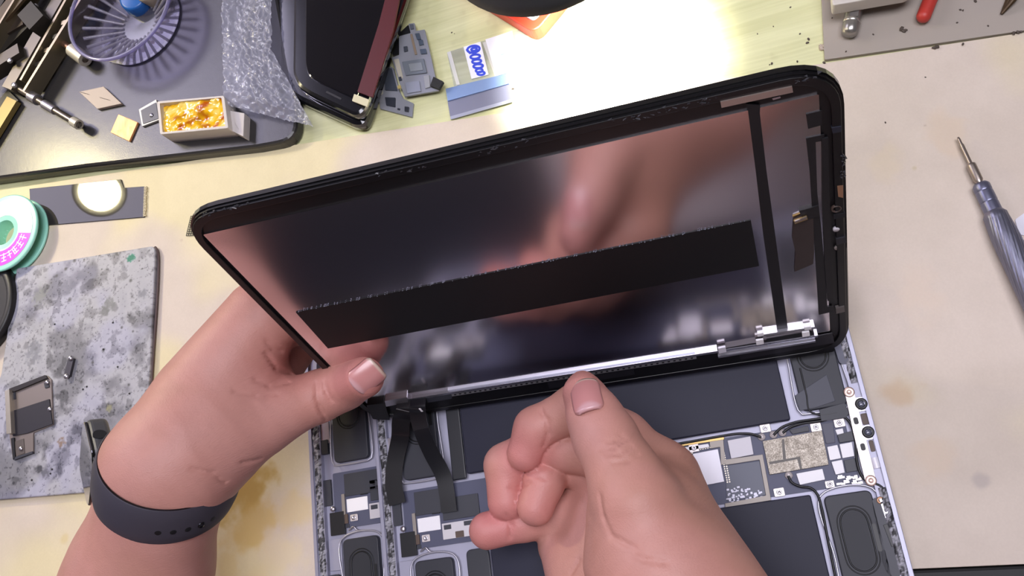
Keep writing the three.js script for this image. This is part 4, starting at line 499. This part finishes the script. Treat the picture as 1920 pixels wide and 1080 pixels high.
// ---------- small boards, bag and strip on the wood ----------
{
  const W = -2, z7 = l => l.map(([a, b]) => [680 + a / 4.91, 20 + b / 4.91]), mk = (label, outline, y0, chips, parts2) => { const P = z7(outline), o = T(P[0][0], P[0][1], y0), t = thing('phone_board', label, 'circuit board', V(o.x, y0, o.z)); part(t, 'board', pxPrism(P, y0, y0 + 1.6, 0.4, 0.2), std(0x8d909a, 0.45, 0.25)); for (const [l, c, hh, n] of chips) part(t, n || 'chip', pxPrism(z7(l), y0 + 1.5, y0 + 1.6 + hh, 0.3, 0.1), std(c, 0.4, 0.1)); return t; };
  mk('angular phone circuit board lying flat beside the red strip', [[122, 490], [200, 480], [285, 530], [340, 745], [375, 810], [468, 852], [455, 980], [160, 902], [150, 810], [112, 800]], W, [[[[200, 520], [265, 530], [318, 735], [205, 730]], 0x3f4552, 0.9], [[[205, 795], [300, 800], [298, 885], [215, 870]], 0x2f333d, 0.9], [[[385, 880], [425, 885], [420, 930], [385, 925]], 0x30333c, 0.9], [[[150, 520], [180, 515], [185, 760], [150, 790]], 0xa9a69b, 0.6, 'connector'], [[[118, 770], [150, 770], [150, 805], [118, 805]], 0xc2a35e, 0.5, 'contact'], [[[320, 895], [345, 900], [340, 915], [318, 910]], 0x2f333d, 0.6]]);
  mk('stepped phone circuit board resting on another board', [[332, 235], [440, 205], [420, 120], [475, 112], [490, 185], [570, 172], [632, 440], [668, 610], [700, 735], [385, 790], [330, 640], [265, 430], [335, 405]], W + 3.2, [[[[480, 210], [520, 205], [535, 260], [500, 265]], 0x4a5566, 0.9], [[[510, 270], [550, 265], [560, 310], [522, 318]], 0x4a5566, 0.9], [[[525, 355], [580, 348], [590, 392], [535, 398]], 0x4a5566, 0.9], [[[360, 470], [560, 440], [590, 570], [395, 595]], 0x6d747e, 1], [[[420, 490], [540, 475], [555, 545], [440, 560]], 0x858b92, 1.4], [[[390, 660], [520, 645], [535, 740], [410, 760]], 0x8b90a0, 0.8], [[[285, 450], [330, 440], [370, 610], [340, 640]], 0xb3aea0, 0.6, 'connector'], [[[318, 690], [350, 685], [352, 715], [322, 720]], 0xb9a76a, 0.6, 'contact'], [[[435, 215], [455, 212], [500, 400], [480, 405]], 0x8a7a6a, 0.7, 'bracket'], [[[375, 330], [410, 325], [415, 370], [380, 378]], 0x40454f, 0.8], [[[560, 600], [610, 590], [620, 700], [575, 715]], 0x9a9ca0, 0.9], [[[330, 610], [355, 605], [360, 640], [335, 645]], 0x3a3f4a, 0.7], [[[430, 125], [465, 122], [470, 165], [440, 170]], 0x5a5f6a, 0.8]]);
  single('foam_square', 'small black foam square on the corner of the stepped board', 'foam pad', pxPrism(z7([[650, 605], [742, 650], [700, 720], [618, 690]]), W + 5, W + 7.4, 0.4, 0.3), std(0x14161a, 0.7));
  single('cell_plate', 'black rectangular plate tucked under the stepped circuit board', 'plate', pxPrism(z7([[300, 240], [420, 130], [440, 200], [338, 240], [330, 400], [230, 430]]), W, W + 1.2, 0.4), std(0x1b1c20, 0.5));
  const q = [[835, 166], [951, 137], [960, 191], [845, 224]], o = T(895, 180, W), t = thing('scraper_blade', 'grey steel blade with a blue band over the plastic bag', 'blade', V(o.x, W, o.z));
  part(t, 'blade', pxPrism([lineTo(q[0], q[3], 0.34), lineTo(q[1], q[2], 0.3), q[2], q[3]], W + 0.8, W + 1.6, 0.3), std(0x9497ae, 0.35, 0.5)); part(t, 'spine', pxPrism([q[0], q[1], lineTo(q[1], q[2], 0.36), lineTo(q[0], q[3], 0.4)], W + 0.8, W + 2.6, 0.3, 0.3), std(0x86a0cf, 0.4, 0.2), 'blue band'); part(t, 'edge_line', pxPrism([lineTo(q[3], q[0], 0.1), lineTo(q[2], q[1], 0.1), q[2], q[3]], W + 1.5, W + 1.9, 0.2), std(0xc6cbe0, 0.3, 0.5));
  const bag = thing('plastic_bag', 'flat clear plastic bag with blue handwriting under the steel blade', 'bag', V(o.x, W, o.z - 20)), film = phy(0xf2f4ff, 0.12, 0, { transmission: 0.92, thickness: 0 });
  part(bag, 'film', pxPrism([[838, 98], [985, 52], [1004, 150], [862, 214]], W, W + 0.4, 1), film); part(bag, 'seam', [pxPrism([[838, 98], [845, 96], [862, 158], [856, 160]], W + 0.4, W + 0.7), pxPrism([[905, 80], [911, 78], [934, 142], [928, 144]], W + 0.4, W + 0.7)], phy(0xffffff, 0.2, 0, { transmission: 0.5, thickness: 0 }));
  // handwriting: blue marker strokes on a white label
  const lab = [[869, 88], [901, 78], [916, 140], [884, 148]], lab2 = [[910, 74], [960, 58], [975, 130], [930, 142]];
  const wr = (l, draw) => { const P = pxs(l, W + 0.7), c = document.createElement('canvas'); c.width = 128; c.height = 256; const x = c.getContext('2d'); x.fillStyle = '#eef0fb'; x.fillRect(0, 0, 128, 256); x.strokeStyle = '#2f48d8'; x.lineCap = 'round'; draw(x); const tx = new THREE.CanvasTexture(c); tx.colorSpace = THREE.SRGBColorSpace; const g = new THREE.BufferGeometry(), y = W + 0.75; g.setAttribute('position', new THREE.Float32BufferAttribute([P[0][0], y, P[0][1], P[1][0], y, P[1][1], P[2][0], y, P[2][1], P[3][0], y, P[3][1]], 3)); g.setAttribute('uv', new THREE.Float32BufferAttribute([0, 1, 1, 1, 1, 0, 0, 0], 2)); g.setIndex([0, 2, 1, 0, 3, 2]); g.computeVertexNormals(); part(bag, 'label', pxPrism(l, W + 0.4, W + 0.7), M.white); return part(bag, 'handwriting', g, std(0xffffff, 0.6, 0, { map: tx }), 'blue handwriting on a white label'); };
  wr(lab, x => { x.lineWidth = 17; const e = (cx, cy, a, b) => { x.beginPath(); x.ellipse(cx, cy, a, b, 0.2, 0, 6.3); x.stroke(); }; e(66, 40, 44, 26); e(70, 42, 20, 11); e(66, 98, 34, 16); e(68, 136, 32, 15); e(70, 174, 34, 15); e(70, 208, 24, 14); e(78, 232, 26, 13); x.beginPath(); x.moveTo(20, 30); x.lineTo(36, 60); x.stroke(); });
  wr(lab2, x => { x.lineWidth = 8; x.strokeStyle = '#8fb2ea'; for (const [a, b, c, d] of [[60, 130, 110, 120], [90, 110, 80, 160], [70, 160, 110, 150], [112, 150, 60, 215], [60, 215, 118, 200]]) { x.beginPath(); x.moveTo(a, b); x.lineTo(c, d); x.stroke(); } });
}
{ // red tray under the lamp
  const c = V(-3, 0, -261), d1 = V(-0.66, 0, -0.75), d2 = V(0.75, 0, -0.66), pt = (a, b) => { const p = c.clone().addScaledVector(d1, a).addScaledVector(d2, b); return [p.x, p.z]; }, t = thing('parts_tray', 'red plastic tray with a rounded corner under the bench lamp', 'tray', V(c.x - 20, -2, c.z - 30));
  const s = roundPoly([pt(0, 0), pt(80, 0), pt(80, 60), pt(0, 60)], 7); s.holes.push(roundPoly([pt(4.5, 4.5), pt(75.5, 4.5), pt(75.5, 55.5), pt(4.5, 55.5)], 5)); part(t, 'wall', slab(s, -2, 9, 0.8), std(0xc8321c, 0.4)); part(t, 'floor', prism([pt(1, 1), pt(79, 1), pt(79, 59), pt(1, 59)], -2, -0.5, 5), std(0xc8321c, 0.4));
  single('cotton_pad', 'white cotton pad lying in the red tray', 'pad', prism([pt(8, 8), pt(50, 8), pt(50, 46), pt(8, 46)], -0.5, 4, 4, 1), std(0xc9ccd2, 0.8));
}
// ---------- right: pale sheet with tools ----------
{
  const W = -2, top = 0.6;
  single('acrylic_sheet', 'pale grey sheet behind the mat with tools lying on it', 'sheet', pxPrism([[1546, 112], [1920, 57], [2150, 23], [2150, -400], [1520, -400]], W, top, 1, 0.3), std(0xa1988e, 0.55));
  const o = T(1595, 40, 5), cyl = thing('metal_pin', 'silver cylinder with a rounded end against the white box', 'pin', V(o.x, top, o.z)), a = T(1592, 68, top + 4.4), b = T(1603, 10, top + 4.4), d = b.clone().sub(a).normalize();
  part(cyl, 'shaft', lathe([[0, 0], [2.6, 0.4], [4.1, 2], [4.4, 5], [4.4, 30], [0, 30]], a, d, 30), std(0x9b9893, 0.28, 0.75)); part(cyl, 'collar', lathe([[4.4, 7.5], [4.7, 8], [4.7, 9], [4.4, 9.5]], a, d, 30), std(0xb9b6b1, 0.25, 0.8)); part(cyl, 'flat', (() => { const p = a.clone().addScaledVector(d, 13).add(V(0.6, 4.2, 0)); return bar(p.clone().addScaledVector(d, -4), p.clone().addScaledVector(d, 5), 4.2, top + 8.4, top + 8.95); })(), std(0x6e6a68, 0.4, 0.5));
  const wb = thing('white_box', 'white plastic box edge standing behind the silver cylinder', 'box', T(1640, -60, 0)); part(wb, 'body', pxPrism([[1561, 10], [1700, -14], [1720, -28], [1700, -160], [1545, -160]], top + 9, top + 18, 1.5, 0.6), std(0xc9c3bb, 0.5)); part(wb, 'foot', pxPrism([[1580, -10], [1690, -30], [1690, -140], [1570, -140]], top, top + 9, 1), std(0xb5afa8, 0.5));
  const p = thing('pliers', 'pliers with a red rubber grip lying on the pale sheet', 'pliers', T(1745, -40, top)), g0 = T(1732, 30, top + 4), g1 = T(1752, -20, top + 4), g2 = T(1800, -160, top + 4), g3 = T(1850, -300, top + 4);
  part(p, 'grip', [tube([g0, g0.clone().lerp(g1, 0.5), g1, g2], 3.6, 40, false, 14), (() => { const g = new THREE.SphereGeometry(3.6, 16, 12); g.translate(g0.x, g0.y, g0.z); return g; })()], std(0xb8382f, 0.45), 'red rubber grip'); part(p, 'jaw', tube([g2, g3, g3.clone().add(V(6, 0, -20))], 3, 20, false, 10), M.steel); const h2 = g2.clone().add(V(24, 0, 6)); part(p, 'grip', tube([g0.clone().add(V(46, 0, -14)), h2, g2.clone().add(V(3, 1, 0))], 3.6, 30, false, 14), std(0xb8382f, 0.45)); part(p, 'pivot', disc(g2.x + 2, g2.z - 2, 6, top + 1, top + 8), M.steel);
  const tw = thing('tweezers', 'dark pointed tweezers tip lying on the pale sheet', 'tweezers', T(1890, -20, top)); for (const s of [0, 1]) { const a0 = T(1878, 26, top + 1.2), a1 = T(1893 + s * 10, -4, top + 1.6 + s * 2.4), a2 = T(1960 + s * 16, -150, top + 2 + s * 5); part(tw, 'arm', [rod(a0, a1, 0.7, 1.6, 10), rod(a1, a2, 1.6, 2.6, 10)], std(0x4a3a26, 0.4, 0.5)); }
  // crumbs: uncountable specks on sheet, seam and wood
  const cr = [], cm = []; for (const [x, y, r] of [[1690, 56, 1.3], [1694, 60, 1.1], [1698, 58, 0.8], [1754, 90, 1], [1750, 91, 0.8], [1758, 89, 0.8], [1800, 20, 0.6], [1805, 21, 0.5], [1828, 4, 0.8], [1794, 44, 0.5], [1852, 50, 0.5], [1900, 64, 0.9], [1908, 62, 0.9], [1914, 61, 0.7], [1516, 70, 0.8], [1514, 77, 0.8], [1560, 35, 0.4], [1637, 66, 0.5], [1586, 98, 0.5], [1500, 60, 0.5], [1545, 118, 0.8], [1495, 112, 0.6], [1447, 116, 0.7], [1443, 118, 0.4], [1482, 10, 0.5], [1450, 46, 0.4], [1420, 60, 0.4], [845, 58, 0.5], [850, 60, 0.3], [960, 164, 0.8], [1735, 145, 0.4], [1660, 230, 0.5], [1805, 84, 0.7]]) { const q = T(x, y, 0), g = new THREE.IcosahedronGeometry(r, 0); g.scale(1.3, 0.6, 0.9); g.rotateY(rnd() * 3); g.translate(q.x, (x < 1545 ? (y > 118 - (x - 1545) * 0.15 ? 0 : W) : y < 100 && x > 1545 ? top : 0) + r * 0.35, q.z); cr.push(g); }
  const c = single('crumbs', 'dark solder and flux crumbs scattered on sheet and wood', 'crumbs', cr, std(0x4a4038, 0.6)); c.userData.kind = 'stuff';
  const gb = []; for (let k = 0; k < 10; k++) { const q = T(1537 + rnd() * 9, 82 + rnd() * 9, 0), g = new THREE.IcosahedronGeometry(0.7 + rnd() * 0.8, 0); g.translate(q.x, W + 0.6, q.z); gb.push(g); } const gc = single('glue_blob', 'pale dried glue blob at the corner of the grey sheet', 'glue', gb, std(0xb9ab9c, 0.6)); gc.userData.kind = 'stuff';
}
{ // screwdriver
  const R = 6.3, a = T(1796, 257, 3), e = T(1921, 520, R), d = e.clone().sub(a).normalize(), t = thing('screwdriver', 'grey precision screwdriver with a knurled handle on the mat', 'screwdriver', V(a.x + 20, 0, a.z + 50)), at = s => a.clone().addScaledVector(d, s);
  part(t, 'blade', lathe([[0, 0], [0.5, 0.2], [0.75, 1.5], [0.75, 4.2], [1.05, 4.6], [1.05, 15.2], [2.1, 16], [2.2, 17], [2.2, 25], [1.5, 26], [1.5, 28]], a, d, 20), std(0xa59a92, 0.3, 0.85), 'bare steel bit'); part(t, 'collar', lathe([[1.5, 27], [3.2, 27], [4, 28.2], [4, 31], [3.8, 31.3], [3.8, 31.7], [4, 32], [4.05, 37], [3.85, 37.3], [3.85, 37.7], [4.05, 38], [4.1, 43]], a, d, 28), std(0x74768c, 0.32, 0.7));
  const n = 72, m = 40, pos = [], idx = [], uv = [], q = new THREE.Quaternion().setFromUnitVectors(V(0, 1, 0), d); for (let j = 0; j <= m; j++) { const s = j / m, y = 42.5 + s * 78, r = (j === 0 ? 4.2 : R * (0.86 + 0.14 * sstep(0, 0.2, s))); for (let i = 0; i <= n; i++) { const th = i / n * Math.PI * 2, k = j < 2 ? 0 : Math.abs(((i + j * 0.55) % 3) / 3 - 0.5) * 0.7; const p = V(Math.cos(th) * (r - k), y, Math.sin(th) * (r - k)).applyQuaternion(q).add(a); pos.push(p.x, p.y, p.z); uv.push(i, j); } } for (let j = 0; j < m; j++) for (let i = 0; i < n; i++) { const b = j * (n + 1) + i; idx.push(b, b + n + 1, b + 1, b + 1, b + n + 1, b + n + 2); }
  let g = new THREE.BufferGeometry(); g.setAttribute('position', new THREE.Float32BufferAttribute(pos, 3)); g.setAttribute('uv', new THREE.Float32BufferAttribute(uv, 2)); g.setIndex(idx); g.computeVertexNormals(); part(t, 'handle', g, std(0x7a7b8c, 0.34, 0.75, { side: THREE.DoubleSide }), 'knurled metal handle'); part(t, 'swivel_cap', lathe([[R, 120], [R + 1, 121], [R + 1, 128], [R - 1, 131], [0, 131]], a, d, 30), std(0x55566a, 0.3, 0.7));
  single('paper_label', 'small white paper label beside the screwdriver handle', 'label', pxPrism([[1903, 412], [1925, 396], [1990, 410], [1985, 450], [1912, 440]], 0, 0.8, 1), std(0xdedce6, 0.6));
}
// ---------- left: spool, screen film, marble plate ----------
{
  const h = 11, c = T(6, 436, h), r = 28, t = thing('wick_spool', 'mint green solder wick spool with a magenta printed label', 'spool', V(c.x, 0, c.z)), mint = std(0x9fe3cf, 0.35), at = V(c.x, 0, c.z);
  part(t, 'flange', lathe([[9, 8.5], [r - 1, 8.5], [r, 9.2], [r, h - 0.8], [r - 1, h], [9, h], [9, 8.5]], at, V(0, 1, 0), 60), mint); part(t, 'flange', lathe([[9, 0], [r - 1, 0], [r, 0.8], [r, 1.8], [r - 1, 2.5], [9, 2.5], [9, 0]], at, V(0, 1, 0), 60), mint); part(t, 'hub', lathe([[9, 0.5], [10, 0.5], [10, h - 0.3], [9, h - 0.3], [9, 0.5]], at, V(0, 1, 0), 40), mint); part(t, 'wick', lathe([[10, 2.5], [20, 2.5], [20, 8.5], [10, 8.5]], at, V(0, 1, 0), 50), M.copper);
  const cv = document.createElement('canvas'); cv.width = cv.height = 512; const x = cv.getContext('2d'); x.fillStyle = '#f2f4f6'; x.fillRect(0, 0, 512, 512); x.fillStyle = '#e02ade'; x.beginPath(); x.arc(256, 256, 250, 0.25, 2.3); x.arc(256, 256, 140, 2.3, 0.25, true); x.fill(); x.strokeStyle = '#fbe9ff'; x.lineWidth = 8; x.lineCap = 'round'; for (let k = 0; k < 7; k++) { const a = 0.42 + k * 0.26; x.save(); x.translate(256 + Math.cos(a) * 195, 256 + Math.sin(a) * 195); x.rotate(a - Math.PI / 2); for (const [p, q, u, v] of [[-18, -24, 18, -24], [-16, 0, 16, 0], [0, -30, 0, 28], [-18, 26, 18, 26], [-16, -24, -16, 26]].slice(0, 3 + k % 3)) { x.beginPath(); x.moveTo(p, q); x.lineTo(u, v); x.stroke(); } x.restore(); }
  const tx = new THREE.CanvasTexture(cv); tx.colorSpace = THREE.SRGBColorSpace; const g = new THREE.RingGeometry(12.5, 24.5, 60, 1); { const p = g.attributes.position, uv = g.attributes.uv; for (let i = 0; i < p.count; i++) uv.setXY(i, 0.5 + p.getX(i) / 50, 0.5 + p.getY(i) / 50); } g.rotateX(-Math.PI / 2); g.translate(c.x, h + 0.15, c.z); part(t, 'label', g, std(0xffffff, 0.4, 0, { map: tx }), 'white label ring with a magenta printed arc');
}
single('round_weight', 'black round disc at the edge of the marbled plate', 'disc', (() => { const c = T(-62, 578, 8); return lathe([[0, 0], [36, 0], [37.5, 1.5], [37.5, 6.5], [36, 8], [33, 8], [32, 7], [0, 7]], V(c.x, 0, c.z), V(0, 1, 0), 64); })(), std(0x141416, 0.45));
{
  const o = T(165, 380, 0), t = thing('screen_film', 'glossy dark notched screen film lying below the base plate', 'screen film', V(o.x, 0, o.z)), l = [[55, 354], [227, 336], [232, 352], [274, 349], [271, 407], [58, 425]]; part(t, 'film', pxPrism(l, 0, 0.9, 0.6, 0.2), phy(0x2a2726, 0.7, 0, { clearcoat: 0.4, clearcoatRoughness: 0.03, specularIntensity: 0.3 })); part(t, 'torn_edge', (() => { const s = []; for (let k = 0; k < 20; k++) { const q = lineTo([273, 351], [271, 405], k / 19), p = T(q[0], q[1], 0.6); s.push(box(p.x - 0.8, p.x + 0.9 + rnd() * 0.6, 0, 1.2, p.z - 0.35, p.z + 0.35)); } return s; })(), std(0xcfc3a0, 0.6), 'pale torn glue edge');
  single('mesh_scrap', 'tiny scrap of dark mesh half under the display corner', 'mesh', (() => { const s = [], q = [[358, 405], [392, 408], [386, 440], [349, 442]]; for (let k = 0; k <= 9; k++) { const a = lineTo(q[0], q[1], k / 9), b = lineTo(q[3], q[2], k / 9), c = lineTo(q[0], q[3], k / 9), d = lineTo(q[1], q[2], k / 9); s.push(rod(T(a[0], a[1], 0.5), T(b[0], b[1], 0.5), 0.22, 0.22, 5), rod(T(c[0], c[1], 0.8), T(d[0], d[1], 0.8), 0.22, 0.22, 5)); } return s; })(), std(0x3f433c, 0.5));
}
{
  const top = 4, l = [[31, 503], [286, 461], [291, 470], [280, 700], [266, 915], [-40, 940], [-30, 790], [2, 700]], P = pxs(l, top), bx = [Math.min(...P.map(p => p[0])), Math.max(...P.map(p => p[0])), Math.min(...P.map(p => p[1])), Math.max(...P.map(p => p[1]))];
  const spots = []; for (let k = 0; k < 150; k++) spots.push([lerp(bx[0], bx[1], rnd()), lerp(bx[2], bx[3], rnd()), 0.3 + Math.pow(rnd(), 3) * 2.2]);
  const G = T(246, 483, top), st = [[115, 830, 3.5, [130, 105, 85]], [85, 885, 5, [95, 95, 105]], [205, 570, 6, [120, 122, 122]], [65, 660, 9, [130, 132, 140]], [75, 555, 8, [135, 138, 135]], [195, 585, 5, [110, 112, 112]], [267, 550, 4, [120, 122, 130]], [195, 655, 2, [90, 92, 95]], [205, 765, 3, [150, 148, 110]], [75, 880, 3, [60, 60, 66]]].map(([x, y, r, c]) => { const p = T(x, y, top); return [p.x, p.z, r, c]; });
  const mt = tex(768, 1024, (i, j) => { const x = lerp(bx[0], bx[1], i / 767), z = lerp(bx[2], bx[3], j / 1023), n = fbm(x * 0.05, z * 0.05, 5), m = fbm(x * 0.16 + 50, z * 0.16, 4), s = fbm(x * 0.7 + 9, z * 0.7, 3); let c = [171, 172, 177]; const dk = sstep(0.52, 0.72, n) * 46 + sstep(0.56, 0.74, m) * 42 + sstep(0.62, 0.8, s) * 40, pr = sstep(0.45, 0.62, fbm(x * 0.03 + 80, z * 0.03, 3)) * 9; c = [c[0] - dk + (m - 0.5) * 24, c[1] - dk + (m - 0.5) * 24 - 1, c[2] - dk + pr + (m - 0.5) * 20];
    for (const q of spots) { const d = Math.hypot(x - q[0], z - q[1]) / q[2]; if (d < 1) c = c.map(v => lerp(v, 62, sm(1 - d) * 0.75)); } for (const q of st) { const d = Math.hypot(x - q[0], z - q[1]) / q[2] + (fbm(x * 0.5, z * 0.5, 3) - 0.5) * 1.2; if (d < 1) c = c.map((v, t) => lerp(v, q[3][t], sm(clamp((1 - d) * 1.4)) * 0.8)); }
    const dg = Math.hypot((x - G.x) / 3.6, (z - G.z) / 3.2) + (fbm(x * 0.8, z * 0.8, 3) - 0.5) * 0.9; if (dg < 1) c = c.map((v, t) => lerp(v, [24, 120, 96][t], sm(clamp((1 - dg) * 2)))); return c; });
  const g = prism(P, 0, top, [1, 4, 3, 0, 2, 0, 0, 0], 0.7), p = g.attributes.position, uv = g.attributes.uv; for (let i = 0; i < p.count; i++) uv.setXY(i, (p.getX(i) - bx[0]) / (bx[1] - bx[0]), (p.getZ(i) - bx[2]) / (bx[3] - bx[2]));
  const pl = thing('marbled_plate', 'worn white marbled heat plate with dark specks beside the hand', 'plate', V((bx[0] + bx[1]) / 2, 0, (bx[2] + bx[3]) / 2)); part(pl, 'slab', g, std(0xffffff, 0.55, 0, { map: mt })); part(pl, 'edge_band', tube(P.slice(1, 5).map(q => V(q[0], 1.6, q[1])), 0.8, 60, false, 6), std(0x5a4a48, 0.5));
  // metal bracket on it
  const o = T(60, 780, top), b = thing('shield_bracket', 'bent metal shield with a black pad on the marbled plate', 'bracket', V(o.x, top, o.z)), q = (n, l2, y0, y1, m, lb) => part(b, n, pxPrism(l2, top + y0, top + y1, 0.3, 0.15), m, lb);
  q('plate', [[16, 735], [88, 704], [96, 712], [99, 796], [62, 812], [62, 850], [24, 862], [18, 820]], 0, 1.2, std(0x8e847e, 0.35, 0.5)); q('black_pad', [[18, 772], [92, 748], [98, 795], [52, 812], [24, 818]], 1.1, 1.9, std(0x24222c, 0.5), 'matt black pad'); q('flange', [[9, 733], [17, 730], [21, 812], [12, 814]], 0, 5, std(0xd6cfc0, 0.25, 0.7)); q('fold', [[16, 729], [84, 703], [88, 709], [20, 737]], 0.5, 2.6, std(0x2f2b2c, 0.4, 0.3)); q('fold', [[20, 822], [26, 820], [28, 858], [24, 862]], 0.5, 2.2, M.tape); q('fold', [[24, 858], [60, 846], [61, 850], [25, 863]], 0.5, 2, M.slate); q('corner_pad', [[16, 738], [28, 734], [29, 748], [18, 751]], 1.1, 1.8, M.slate); q('corner_pad', [[82, 718], [90, 715], [92, 726], [84, 728]], 1.1, 1.8, M.slate); q('corner_pad', [[26, 828], [44, 822], [46, 850], [30, 856]], 1.1, 1.6, std(0x5c5450, 0.4));
  for (const [x, y] of [[20, 741], [88, 717], [93, 767], [39, 841]]) { const s = T(x, y, top + 2); part(b, 'rivet', (() => { const gg = new THREE.SphereGeometry(1.5, 12, 8); gg.scale(1, 0.6, 1); gg.translate(s.x, top + 2, s.z); return gg; })(), M.steel); }
  const a1 = T(134, 672, top + 1.4), a2 = T(126, 706, top + 1.4), br = thing('metal_clip', 'short dark metal clip with bright rivets on the marbled plate', 'clip', V((a1.x + a2.x) / 2, top, (a1.z + a2.z) / 2)); part(br, 'body', bar(a1, a2, 4.4, top, top + 2), std(0x4a484c, 0.35, 0.5)); for (const e of [a1, a2]) part(br, 'rivet', (() => { const gg = new THREE.SphereGeometry(1.8, 14, 10); gg.scale(1, 0.7, 1); gg.translate(e.x, top + 2.2, e.z); return gg; })(), M.steel);
  single('chip_square', 'small black chip on the marbled plate next to the watch', 'chip', pxPrism([[253, 762], [276, 761], [276, 782], [262, 798]], top, top + 1.4, 0.2), std(0x2a2a30, 0.5)); single('rubber_bit', 'small coral red rubber bit beside the wrist', 'rubber', pxPrism([[263, 788], [280, 784], [284, 800], [266, 800]], top, top + 3, 1, 0.6), std(0xd0625e, 0.5));
  const sp = []; for (const [x, y] of [[163, 725], [156, 730], [103, 608], [212, 605], [194, 655], [221, 688], [98, 880], [95, 888], [243, 738], [60, 900]]) { const s = T(x, y, top), gg = new THREE.IcosahedronGeometry(0.7, 0); gg.scale(1, 0.5, 1); gg.translate(s.x, top + 0.3, s.z); sp.push(gg); } const c = single('solder_specks', 'tiny black solder specks on the marbled plate', 'solder specks', sp, std(0x222226, 0.5)); c.userData.kind = 'stuff';
}

scene.traverse(o => { if (o.isMesh) { o.castShadow = true; o.receiveShadow = true; } });
scene.updateMatrixWorld(true);
renderer.render(scene, camera);
